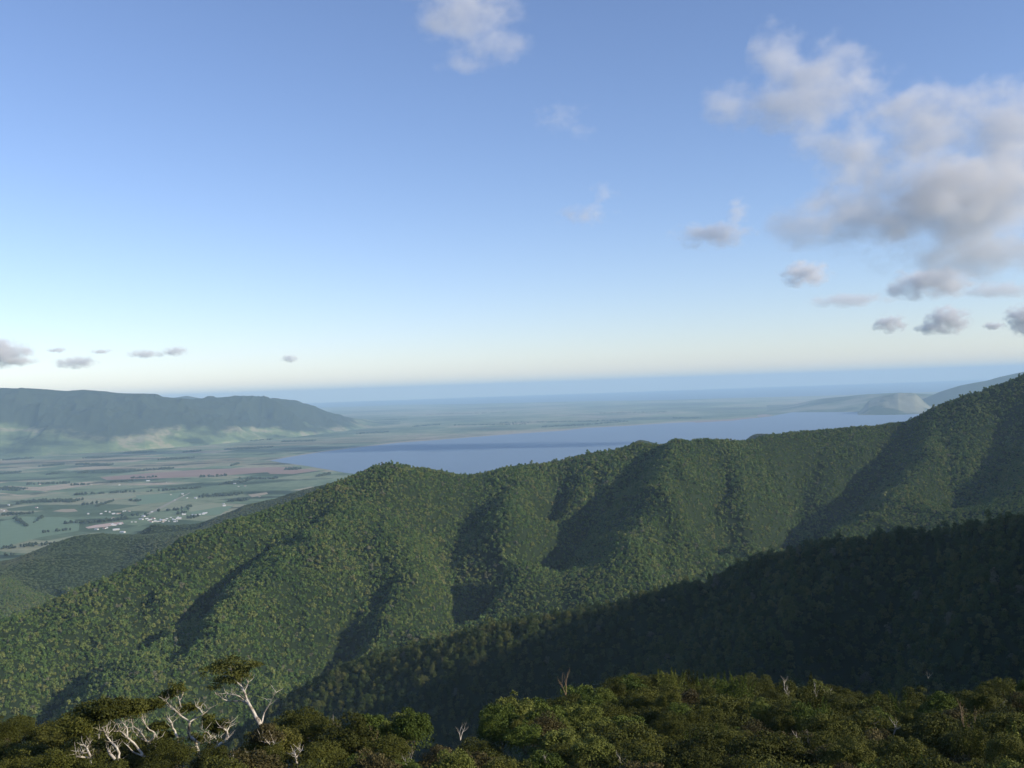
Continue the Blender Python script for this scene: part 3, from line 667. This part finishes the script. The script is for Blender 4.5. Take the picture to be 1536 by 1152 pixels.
# ------------------------------------------------------------ white barked trees at the left front
def zq(X, Y): return 100 + X / 4.389, 960 + Y / 4.389
def white_tree(label, d, paths, blobs, mat=OL, r0=.12, nleaf=5200, ext=0.0):
    """paths: traced limbs in close-up units with start and end radius; blobs: (X, Y, rx, rz, depth offset)"""
    rg = random.Random(hash(label) % 1 + len(label)); tp = []
    base = None
    for pi, (pts, ra, rb) in enumerate(paths):
        ps = []; n = len(pts)
        for i, (a, b) in enumerate(pts):
            off = (0 if i == 0 and pi == 0 else rg.uniform(-.35, .35)); ps.append(P(*zq(a, b), d + off))
        if pi == 0:
            base = ps[0].copy(); g = float(ground(ps[0].x, ps[0].y))
            ps = [Vector((ps[0].x + .2, ps[0].y, min(g, ps[0].z - .8) - .3))] + ps; base = ps[0].copy(); n += 1
        # crooked intermediate points
        qs = [ps[0]]
        for a, b in zip(ps, ps[1:]):
            L = (b - a).length; mid_ = a.lerp(b, .5) + Vector((rg.uniform(-1, 1), rg.uniform(-1, 1), rg.uniform(-1, 1))) * L * .06; qs += [mid_, b]
        k = len(qs); rr = [ra + (rb - ra) * (i / (k - 1)) ** .8 for i in range(k)]
        rr = [q * rg.uniform(.66, .95) for q in rr]
        tp.append(([tuple(q - base) for q in qs], rr))
        # fine twigs from the outer half
        for q in qs[k // 2:]:
            for _ in range(2):
                dd = Vector((rg.uniform(-1, 1), rg.uniform(-1, 1), rg.uniform(.0, 1.2))).normalized(); L = rg.uniform(.25, .6)
                e1 = q + dd * L * .5; e2 = e1 + (dd + Vector((rg.uniform(-.5, .5), 0, rg.uniform(0, .6)))).normalized() * L * .5
                tp.append(([tuple(q - base), tuple(e1 - base), tuple(e2 - base)], [.011, .008, .004]))
    r = bpy.data.objects.new('tree', None); COL.objects.link(r); r.location = base; tag(r, label, 'tree')
    v, f = tube(tp, 7); link('trunk', mk('trunk', v, f, True), bark.m, r)
    if blobs:
        rn = np.random.default_rng(len(label) + len(blobs)); bl = []
        for (a, b, rx, rz, dy) in blobs:
            c0 = P(*zq(a, b), d + dy) - base; u_ = d / F / 4.389
            RX, RZ = rx * u_ * 1.2, rz * u_ * 1.25
            for k in range(22):
                dv = unit(1, rn)[0]; rr = RX * rn.uniform(.12, .3)
                bl.append((np.array(c0) + dv * np.array([RX - rr * .6, RX * .8, max(.02, RZ - rr * .35)]) * rn.uniform(.4, 1), np.array([rr, rr, min(rr * .6, RZ * .6)])))
        C, Nn, Sz, T = crown_arrays(bl, nleaf, .05, rn, .9, loose=.45)
        link('crown', leaves('crown', C, Nn, Sz, .5, T, rn), mat, r)
    return r
white_tree('tallest white barked tree leaning left under one wispy olive crown', 52, [
  ([(1290,590),(1262,530),(1238,490),(1205,430),(1185,390),(1170,340),(1145,300),(1150,245)], .17, .04),
  ([(1205,430),(1150,400),(1120,403),(1070,405),(1030,390),(985,358)], .07, .02),
  ([(1195,410),(1140,372),(1090,360),(1050,350)], .05, .02),
  ([(1285,545),(1300,480),(1330,430),(1350,390),(1378,345)], .06, .015),
  ([(1170,340),(1190,300),(1195,260)], .04, .015), ([(1145,300),(1110,260),(1090,225)], .04, .015)],
  [(1095,125,55,30,0),(1030,165,75,35,.3),(955,205,75,40,0),(1180,170,80,26,.2),(1240,165,45,18,0),(1120,215,95,36,.3),(1070,265,80,34,0),(985,300,60,34,.2),(1150,250,60,25,0)], WI, .17, 6500)
white_tree('forked white tree left of the tallest one with small tuft above its bare limbs', 50, [
  ([(890,850),(878,800),(870,750),(857,700),(850,660)], .17, .07),
  ([(857,700),(820,712),(780,700),(752,660)], .05, .015), ([(852,670),(890,680),(925,655)], .04, .012), ([(850,660),(830,640),(800,640),(770,655)], .04, .012),
  ([(800,612),(806,570),(812,540),(770,512),(742,490),(710,460),(672,422),(640,400)], .085, .03),
  ([(812,540),(860,510),(900,490),(925,470),(920,435)], .055, .015), ([(900,490),(878,455),(850,435)], .04, .012),
  ([(850,660),(815,640),(800,612)], .08, .07), ([(752,440),(742,400),(725,355)], .04, .02), ([(742,400),(760,370),(765,340)], .03, .015), ([(672,422),(655,400),(660,385)], .03, .012)],
  [(725,325,62,32,0),(650,370,50,25,.2),(800,455,75,32,.8),(690,350,50,24,.3),(925,520,50,24,.6),(880,640,70,30,.9)])
white_tree('two stemmed white tree with curved right limb beside the forked white tree', 48.5, [
  ([(918,860),(926,800),(940,768),(962,738),(992,700),(1040,665),(1064,640),(1055,600),(1035,585),(1010,570)], .13, .035),
  ([(962,738),(948,705),(940,680),(952,640)], .085, .03), ([(1055,600),(1072,570),(1078,545)], .04, .015), ([(992,700),(990,670),(1000,650)], .035, .015), ([(952,640),(930,610),(890,590)], .03, .012)],
  [(1000,590,70,30,.8),(960,560,60,24,.6),(1045,545,40,18,.3)])
white_tree('white leaning bare pole between the two white forked trees on the left', 49.5, [
  ([(765,790),(748,770),(735,735),(715,700)], .06, .035), ([(732,640),(712,595),(690,548),(665,515)], .075, .05), ([(732,640),(738,700),(745,760)], .05, .05), ([(748,780),(780,775),(812,778)], .035, .02)], [(650,640,60,30,.8),(600,575,60,26,1.2)])
white_tree('slender white tree fanning into four crooked limbs beneath the flat canopy', 49, [
  ([(545,730),(547,700),(545,672)], .09, .075), ([(545,672),(500,655),(462,630),(438,600)], .065, .02), ([(545,672),(575,640),(578,610),(542,590),(515,552),(500,520),(470,510)], .06, .02),
  ([(520,662),(490,612),(442,572),(426,540),(425,500)], .06, .02), ([(578,610),(600,650)], .03, .015), ([(426,540),(400,530),(385,520)], .03, .012), ([(515,552),(520,510),(505,480)], .03, .012)],
  [(560,432,80,26,.3),(480,452,90,32,.5),(610,420,40,18,0)])
white_tree('white tree with long diagonal limb sloping up left under the flat canopy', 48, [
  ([(596,820),(592,760),(580,700),(600,660)], .06, .035), ([(503,765),(450,745),(420,718),(395,690)], .055, .025), ([(503,765),(490,738),(460,700),(420,660),(380,622),(345,597),(308,600)], .085, .03),
  ([(400,640),(398,580),(372,548),(350,540)], .05, .02), ([(503,765),(545,775),(592,790)], .06, .06), ([(345,597),(340,570),(330,555)], .04, .015)],
  [(400,470,110,36,.3),(330,480,90,40,.6),(450,430,90,30,.2)])
white_tree('thick white crooked trunk at the left end of the flat canopy', 47, [
  ([(347,830),(342,780),(346,745),(330,710),(292,672),(268,640),(250,598)], .10, .035), ([(268,640),(278,612),(262,600)], .04, .02), ([(318,785),(285,750),(272,718)], .11, .07), ([(347,800),(330,790),(318,785)], .08, .1), ([(212,650),(212,612)], .045, .02), ([(250,598),(235,575),(212,612)], .03, .02)],
  [(300,440,120,38,.2),(210,450,120,42,.5),(250,500,110,36,.7),(130,480,110,40,.8),(170,530,100,34,1.0)], OL, .1, 9000)
white_tree('low tangle of white limbs at the far left of the white trees', 46, [
  ([(152,775),(145,740),(130,705),(112,690)], .09, .03), ([(60,790),(66,765),(58,735)], .06, .02), ([(145,740),(110,745),(90,730)], .04, .015), ([(66,765),(100,770),(152,775)], .05, .05), ([(130,705),(150,690),(155,675)], .03, .015)],
  [(40,560,110,40,.6),(90,620,100,36,.8)])
white_tree('brown topped tree with two white limbs spreading up left, rightmost of the white trees', 47, [
  ([(1425,850),(1395,832),(1352,818),(1310,790),(1255,775),(1212,758)], .08, .02), ([(1410,835),(1385,785),(1352,718),(1330,680),(1300,645)], .07, .02), ([(1352,718),(1365,680),(1350,640)], .035, .015), ([(1330,680),(1290,670),(1270,650)], .03, .012)],
  [(1300,610,80,32,.3),(1360,640,60,28,.5),(1240,640,50,24,.6),(1320,580,50,20,.2)], BR)
white_tree('small forked white stump standing in the shrubs right of the white trees', 46, [
  ([(1512,800),(1508,770),(1500,735)], .09, .02), ([(1510,775),(1530,745),(1545,722)], .05, .015), ([(1508,765),(1490,745)], .03, .012)], [])
white_tree('short white broken stem at the lower edge between white trees', 46, [
  ([(1104,850),(1092,815),(1096,760)], .08, .025), ([(1092,815),(1080,790)], .03, .012)], [])
# scattered pale dead branches among the shrubs
snags = [(1176,1020,82,.5),(1183,1035,80,.45),(1224,1036,78,.5),(1245,1038,78,.35),(1098,1060,66,.4),(1340,1086,58,.5),(1316,1084,59,.4),(1450,1092,54,.55),(1202,1112,52,.5),(1196,1128,50,.5),(1138,1118,52,.4),(848,1026,72,.42),(948,1095,56,.45),(816,1138,46,.35),(930,1145,45,.45),(1392,1010,80,.25),(604,1140,46,.4),(560,1112,50,.3),(500,1085,53,.45),(690,1092,52,.4),(1500,1060,66,.4),(1028,1040,76,.4)]
sb = {'white': bark.m, 'tan': flat('tan_wood', (.30, .22, .13), .9, .4, 3.0)}
sm = []
for i in range(6):
    me = twig_mesh(90 + i, 1.8, .07, 2, .5, 2); sm.append(me); me.materials.append(sb['white'])
me2 = sm[2].copy(); me2.materials.clear(); me2.materials.append(sb['tan'])
where_s = ['on the skyline of the right thicket, left one of two', 'on the skyline of the right thicket, right one of two', 'glowing palest at the top of the right thicket', 'just right of the palest one at the top', 'in the middle of the right thicket', 'twin pale, right of centre in the right thicket', 'leaning left beside its twin in the right thicket', 'tan and tall near the right edge', 'above a dark hollow low on the right', 'in the dark hollow low on the right', 'lying aslant low in the right thicket', 'spindly and tan above the green shrubs', 'in the dark gap right of the green shrubs', 'tiny, low under the green shrubs', 'at the bottom edge under the dark gap', 'small against the dark ridge at the right', 'at the bottom left of the dip', 'tan and upright left of the dip', 'among spiky shoots left of the dip', 'right beside the dip among green shrubs', 'thin, by the right edge of the thicket', 'behind the left end of the right thicket']
for i, (px, py, d, sc) in enumerate(snags):
    p = P(px, py, d); p.z -= .8 * sc; tan = i in (7, 11, 17)
    o = link('dead_branch', me2 if tan else sm[i % 6]); o.location = p; o.scale = (sc * (.8 if not tan else 1),) * 2 + (sc * (1.6 if tan else 1.0),); o.rotation_euler = (0, 0, i * 1.3)
    tag(o, ('tan' if tan else 'pale') + ' dead branch ' + where_s[i], 'branch', 'dead branches showing in the thicket')

# ------------------------------------------------------------ town, farm buildings and shelterbelts on the plain
wallm = flat('white_wall', (.56, .56, .53), .7, .05, .2); roofs = [flat('pale_roof', (.52, .54, .56), .5, .08, .2), flat('red_roof', (.42, .24, .19), .6, .1, .2), flat('grey_roof', (.36, .38, .40), .6, .1, .2)]
def house_meshes(w, l, h, rh_):
    a, b = w / 2, l / 2
    wall = bpy.data.meshes.new('wall'); wall.from_pydata([(-a,-b,0),(a,-b,0),(a,b,0),(-a,b,0),(-a,-b,h),(a,-b,h),(a,b,h),(-a,b,h),(0,-b,h+rh_),(0,b,h+rh_)], [], [(0,1,5,8,4),(2,3,7,9,6),(1,2,6,5),(3,0,4,7)]); wall.materials.append(wallm)
    e = .5; z1 = h - .15; zt = h + rh_ + .12
    rf = bpy.data.meshes.new('roof'); rf.from_pydata([(-a-e,-b-e,z1),(0,-b-e,zt),(0,b+e,zt),(-a-e,b+e,z1),(a+e,-b-e,z1),(a+e,b+e,z1),(-a-e,-b-e,z1+.25),(0,-b-e,zt+.25),(0,b+e,zt+.25),(-a-e,b+e,z1+.25),(a+e,-b-e,z1+.25),(a+e,b+e,z1+.25)], [],
        [(0,1,2,3),(1,4,5,2),(6,9,8,7),(7,8,11,10),(0,3,9,6),(4,10,11,5),(0,6,7,1),(1,7,10,4),(3,2,8,9),(2,5,11,8)])
    return wall, rf
hm = []
for w_, l_, h_, r_ in [(11, 17, 3.5, 3.0), (9, 14, 3.0, 2.6), (20, 38, 6, 3.5), (15, 26, 5, 3)]:
    for rm in roofs[:2] if w_ < 12 else [roofs[0], roofs[2]]:
        wa, rf = house_meshes(w_, l_, h_, r_); rf.materials.append(rm); hm.append((wa, rf))
Q = lambda X, Y: (100 + X / 5.12, 720 + Y / 5.12)
town = [(655,248),(560,302),(575,306),(590,283),(640,308),(615,300),(628,312),(530,325),(500,325),(680,318),(700,322),(715,320),(730,312),(745,308),(757,315),(770,300),(785,318),(815,302),(825,308),(860,300),(830,322),(845,318),(870,295),(855,288),(900,268),(890,262),(740,325),(665,300),(1020,268),(1060,258),(1050,265),(1075,252),(600,276),(960,285),(980,275),(650,325),(800,290),(720,305)]
strung = [(300,243),(435,243),(450,240),(360,262),(390,262),(265,262),(165,262),(355,297),(330,248),(410,258),(480,243)]
mill = [(350,345),(380,343),(410,340),(330,350),(365,350),(395,333),(430,405),(445,404),(230,382),(310,370),(380,385),(290,375)]
farm = [((625,8),'big pale farm shed with grove behind, far out on the plain'),((765,20),'lone small white farmhouse right of the big pale shed'),((405,40),'lone white barn in open pasture left of the big pale shed'),((190,38),'lone pale blue roofed shed leftmost on the open pasture'),((1290,30),'bright white farm building by the belt near the ridge'),((1370,48),'second white farm building near the ridge'),((1320,52),'small white building between two farm sheds near the ridge'),((890,110),'pale house at the far end of the straight road'),((897,122),'lower pale house at the far end of the straight road'),((925,140),'white house just right of the road end'),((990,142),'white house further right of the road end'),((1210,200),'white building above the dark square wood'),((1205,185),'small white house above the other by the square wood'),((800,115),'tiny white house left of the road end'),((830,155),'small white house beside the straight road'),((1480,130),'white shed by the ridge edge on a pale field')]
def put_house(i, XY, label, group, big):
    p = onz(*Q(*XY)); k = (random.choice([0, 0, 2, 2, 1, 3]) if not big else random.choice([4, 6, 6])); wa, rf = hm[k]
    r = bpy.data.objects.new('house' if not big else 'shed', None); COL.objects.link(r); r.location = p; r.rotation_euler = (0, 0, random.choice([.4, .4 + 1.57, 1.2, .1]) + random.uniform(-.1, .1)); s_ = random.uniform(.6, 1.0); r.scale = (s_,) * 3
    tag(r, label, 'house' if not big else 'shed', group); link('wall', wa, parent=r); link('roof', rf, parent=r)
for i, q in enumerate(town): put_house(i, q, 'small white house in the town behind the foothills', 'white houses of the town', i % 5 == 4)
for i, q in enumerate(strung): put_house(i, q, 'white house strung along the lane left of the town', 'white houses along the lane', False)
for i, q in enumerate(mill): put_house(i, q, 'pale shed around the pinkish gravel yard', 'pale sheds of the yard', i % 2 == 0)
for i, (q, lab) in enumerate(farm): put_house(i, q, lab, 'scattered farm buildings on the plain', i in (0, 2, 4))
lefth = [(2,765),(6,767),(22,770),(38,771),(24,777),(55,762),(60,727),(13,758)]
for i, q in enumerate(lefth): put_house(i, ((q[0]-100)*5.12, (q[1]-720)*5.12), 'white house among trees at the left edge of the plain', 'white houses at the left edge', False)

tb = N('shelterbelt_leaves'); n9 = tb.noise(tb.pos(), .05, 4); tb.pbr(tb.mix(n9, (.022, .036, .024), (.05, .07, .04)), .9, .05)
ico_v, ico_f = None, None
import bmesh
bm = bmesh.new(); bmesh.ops.create_icosphere(bm, subdivisions=1, radius=1.0); ico_v = np.array([v.co[:] for v in bm.verts]); ico_f = np.array([[v.index for v in f.verts] for f in bm.faces]); bm.free()
def belt(pts, width_px, label=None, h=15, name='shelterbelt', group=None, cat='tree row', gap=.3):
    rg = np.random.default_rng(int(pts[0][0] * 7 + pts[0][1] * 13)); V = []; Fc = []; nb = 0; org = onz(*pts[0])
    for a, b in zip(pts, pts[1:]):
        A = onz(*a); B = onz(*b); L = (B - A).length; dist = A.y; wid = max(10, width_px / F * dist / (CAMZ / dist) * .38)
        n = int(min(260, L * wid / 170)); n = max(n, 6)
        for k in range(n):
            if rg.random() < gap: continue
            q = A.lerp(B, rg.random()); s_ = rg.uniform(.35, 1.1); hh = h * s_
            c = np.array([q.x - org.x + rg.normal() * 3, q.y - org.y + rg.uniform(-.5, .5) * wid, hh * .5])
            sc = np.array([7.5 * s_ * rg.uniform(.8, 1.3), 7.5 * s_ * rg.uniform(.8, 1.3), hh * .55])
            V.append(ico_v * sc * rg.uniform(.75, 1.2, (len(ico_v), 1)) + c); Fc.append(ico_f + nb); nb += len(ico_v)
    if not V: return
    o = link(name, mk(name, np.concatenate(V), np.concatenate(Fc), False), tb.m); o.location = org
    tag(o, label or 'dark row of trees between fields far out on the plain', cat, group or 'tree rows across the plain'); return o
B = [([(112,742.5),(160,740),(203,738)],2.5,'long thin tree row running left of the road end'),([(221,737.5),(262,735),(300,732)],3,'tree row running on right of the thin one to a grove'),
 ([(26,755.5),(70,752),(117,752)],8,'ragged grove below the pastures at the left'),([(193,751),(212,752)],3,'short tree row left of the straight road'),([(234,767.5),(260,766),(281,765)],3,'tree row across the end of the town road'),
 ([(276,762),(282,762)],10,'dark square block of trees behind the town'),([(99,785),(140,784),(193,779)],6,'dark wood behind the pinkish yard'),([(182,774),(222,773.5)],2,'thin tree row above the town'),
 ([(65,799),(104,796)],5,'isolated dark copse in the green field'),([(0,824),(50,819),(96,815.5)],7,'dark wood at the foot of the foothills'),([(-20,838),(26,831)],6,'dark wood at the bottom left of the plain'),
 ([(0,733),(34,735)],7,'dark grove at the left edge of the plain'),([(0,773),(48,771)],6,'dark trees around the leftmost houses'),([(341,752.5),(372,750.5)],6,'dark square plantation next to the ridge'),
 ([(299,745.5),(359,742)],7,'broad plantation above the town by the ridge'),([(22,778),(40,790)],2,'line of trees running down the left field'),([(50,785),(64,776)],2,'short diagonal line of trees in the green field'),
 ([(145,760),(170,752)],2.5,'diagonal hedge in the fields above the lane'),([(125,757),(142,756)],5,'small dark grove above the lane'),([(330,727),(372,722)],6,'trees around the white farm by the ridge'),([(282,778),(300,775)],3,'trees at the right end of the town'),([(262,772),(275,770)],5,'dark clump inside the town'),([(196,717.5),(235,716)],2,'thin row beside the far pale shed'),([(107,728),(135,727)],3,'clump of trees on the open pasture'),([(165,724),(200,722)],2.5,'row below the far pale shed')]
for p_, w_, l_ in B: belt(p_, w_, l_, group='tree rows near the town')
B2 = [([(169,709),(260,703)],5),([(185,680),(234,678)],2),([(185,669.5),(276,667)],3),([(276,678.5),(300,677)],3),([(338,674.5),(390,673)],2.5),([(297,663),(390,661)],2),([(125,687.5),(154,687)],2),([(117,697),(166,698)],3),([(72,712),(92,710)],4),([(117,710),(140,709)],2),([(138,674.5),(160,676)],4),([(42,727),(105,725)],2.5),([(359,719.5),(417,718)],3),([(429,704.5),(450,704)],4),([(476,715),(496,711)],4),([(350,673.5),(409,671)],3),([(423,662.5),(473,661.5)],3),([(350,662),(408,659.5)],2),([(537,650.5),(584,648)],4),([(549,631),(610,629)],2),([(681,638),(790,636.5)],2),([(750,634.5),(840,633),(930,631.5)],3),([(812,640.5),(870,638),(940,632)],4),([(1010,627.5),(1050,627)],3),([(480,640),(520,636)],2.5),([(620,640),(660,637)],2.5),([(900,620),(1000,618)],2),([(640,622),(760,619)],2),([(60,700),(96,697)],3),([(10,690),(45,688)],4),([(240,690),(290,687)],3),([(350,698),(355,697)],7),([(300,716),(340,714)],2.5),([(0,711),(30,709)],3),([(200,660),(240,658)],2),([(440,650),(500,646)],2.5)]
for p_, w_ in B2: belt(p_, w_, h=17)

# ------------------------------------------------------------ clouds (real volumes, high above the air layer)
def cloud(label, blobs, d, dens, depth=.5, nscale=2.2, cut=.42, seed=0, steps=1.0, soft=1.0):
    """blobs: (px, py, rx_px, ry_px[, depth offset]) ellipsoid lobes at distance d"""
    cen = P(blobs[0][0], blobs[0][1], d); u = d / F
    big = max(b[2] for b in blobs) * u
    V = []; Fc = []; nb = 0; L = []
    b2 = bmesh.new(); bmesh.ops.create_icosphere(b2, subdivisions=3, radius=1.0); iv = np.array([v.co[:] for v in b2.verts]); jf = np.array([[v.index for v in f.verts] for f in b2.faces]); b2.free()
    for b in blobs:
        c = P(b[0], b[1], d) - cen; rx, rz = b[2] * u, b[3] * u; ry = max(rx, rz) * depth; off = (b[4] if len(b) > 4 else 0) * u; c.y += off
        rx *= 1.35; rz *= 1.35; ry *= 1.35
        V.append(iv * np.array([rx, ry, rz]) + np.array(c)); Fc.append(jf + nb); nb += len(iv); L.append((tuple(c), (rx, ry, rz)))
    me = mk('cloud', np.concatenate(V), np.concatenate(Fc), True)
    g = N('cloud_vapour'); pos = g.n('TexCoord').outputs['Object']
    field = None
    for c, r in L:
        q = g.vmath('DIVIDE', g.vmath('SUBTRACT', pos, c), r); f = g.math('SUBTRACT', 1.0, g.vmath('LENGTH', q), clamp=True)
        field = f if field is None else g.math('MAXIMUM', field, f)
    pp = g.vmath('ADD', pos, (seed * 3111.0, seed * 777.0, 0))
    nz = g.noise(g.vmath('MULTIPLY', pp, (1, 1, 1.35)), nscale / big, 8, .6)
    f = g.math('ADD', g.math('MULTIPLY', field, 1.25 * soft), g.math('MULTIPLY', g.math('SUBTRACT', nz, .5), 3.0))
    f = g.smooth(g.math('SUBTRACT', f, cut * .6), 0.0, .9)
    f = g.math('MULTIPLY', f, g.smooth(field, 0.0, .18))
    pv = g.n('VolumePrincipled'); g.set(pv, 'Color', (.93, .935, .945, 1)); g.set(pv, 'Density', g.math('MULTIPLY', f, dens * CDEN / big)); g.set(pv, 'Anisotropy', -.1)
    g.t.links.new(pv.outputs[0], g.out.inputs['Volume'])
    try: g.m.volume_sampling = 'MULTIPLE_IMPORTANCE'
    except Exception: pass
    o = link('cloud', me, g.m); o.location = cen
    if len(blobs) > 1:
        rm = o.modifiers.new('merge', 'REMESH'); rm.mode = 'VOXEL'; rm.voxel_size = big / 9
    tag(o, label, 'cloud'); return o
CL = 1; CDEN = .8
if CL:
    cloud('broad grey and cream cloud bank filling the upper right sky', [(1440,300,190,105),(1250,130,90,70),(1170,85,42,60),(1150,155,85,42),(1520,220,90,105),(1390,190,115,62),(1290,230,95,50),(1480,380,130,44),(1295,325,120,46),(1220,340,70,34)], 8000, 5.0, .5, 3.0, .40, 1)
    cloud('pale wispy cloud cut by the top edge of the picture', [(700,15,85,55),(745,70,50,36),(660,-30,70,50),(690,90,40,20)], 7000, 1.5, .5, 2.0, .32, 2)
    cloud('small torn grey cloud with a lobe to the left, mid sky', [(878,322,44,18),(905,290,22,18)], 9000, 1.1, .6, 2.2, .60, 3)
    cloud('flat grey cloud scrap left of the big bank', [(1068,352,58,20),(1106,320,18,24)], 9000, 2.6, .6, 2.4, .40, 4)
    cloud('dark little cloud right below the big bank', [(1208,412,38,20)], 12000, 3.5, .6, 2.0, .32, 5)
    cloud('cream topped cloud under the lower edge of the big bank', [(1400,424,60,24),(1352,432,30,16)], 14000, 4.5, .6, 2.2, .30, 6)
    cloud('small grey puff, leftmost of the low row at right', [(1335,486,24,13)], 18000, 3.5, .7, 2.0, .30, 7)
    cloud('puffy cloud with pale head in the middle of the low row at right', [(1422,480,32,20),(1398,492,24,10)], 18000, 4.5, .7, 2.2, .28, 8)
    cloud('tiny flat cloud between two puffs of the low row at right', [(1490,489,16,6)], 18000, 3.5, .7, 2.0, .30, 9)
    cloud('dark blue cloud cut by the right edge', [(1540,480,30,24)], 17000, 4.5, .7, 2.0, .25, 10)
    cloud('cream topped cumulus at the left edge above the mountains', [(4,530,40,20),(20,541,34,7)], 24000, 5.0, .7, 2.4, .25, 11)
    cloud('low flat grey blue cloud next to the left cumulus', [(114,544,30,9)], 26000, 3.0, .7, 2.4, .30, 12)
    cloud('thin streak of cloud over the left mountains', [(218,531,26,6)], 26000, 2.4, .7, 2.4, .28, 13)
    cloud('short streak of cloud right of the thin one', [(264,527,18,7)], 26000, 2.4, .7, 2.4, .28, 14)
    cloud('small faint cloud above the gap between the flat clouds', [(85,525,14,4)], 26000, 2.2, .7, 2.2, .28, 15)
    cloud('speck of cloud over the left mountains', [(152,527,14,4)], 26000, 2.2, .7, 2.2, .28, 16)
    cloud('faint torn scrap of cloud high in the middle sky', [(840,175,46,32),(870,195,26,20)], 8000, .5, .6, 2.4, .8, 17)
    cloud('tiny lone speck of cloud far over the plain', [(434,538,12,6)], 28000, 2.2, .7, 2.0, .25, 18)
    cloud('thin level streak under the big bank', [(1275,450,62,10),(1500,436,50,14)], 15000, 2.0, .7, 2.4, .30, 19)

# ------------------------------------------------------------ the air
hz = N('haze_air'); pv = hz.n('VolumePrincipled'); hz.set(pv, 'Color', (.56, .81, 1.0, 1)); hz.set(pv, 'Density', 4.2e-5); hz.set(pv, 'Anisotropy', .0)
hz.t.links.new(pv.outputs[0], hz.out.inputs['Volume'])
x0, x1, y0, y1, z0, z1 = -71000, 71000, -2800, 65000, -3, 806
v = [(x, y, z) for z in (z0, z1) for x, y in ((x0, y0), (x1, y0), (x1, y1), (x0, y1))]
me = bpy.data.meshes.new('haze'); me.from_pydata(v, [], [(0, 3, 2, 1), (4, 5, 6, 7), (0, 1, 5, 4), (1, 2, 6, 5), (2, 3, 7, 6), (3, 0, 4, 7)])
haze = link('haze', me, hz.m); tag(haze, 'pale blue haze over the plain and hills', 'haze', kind='stuff')
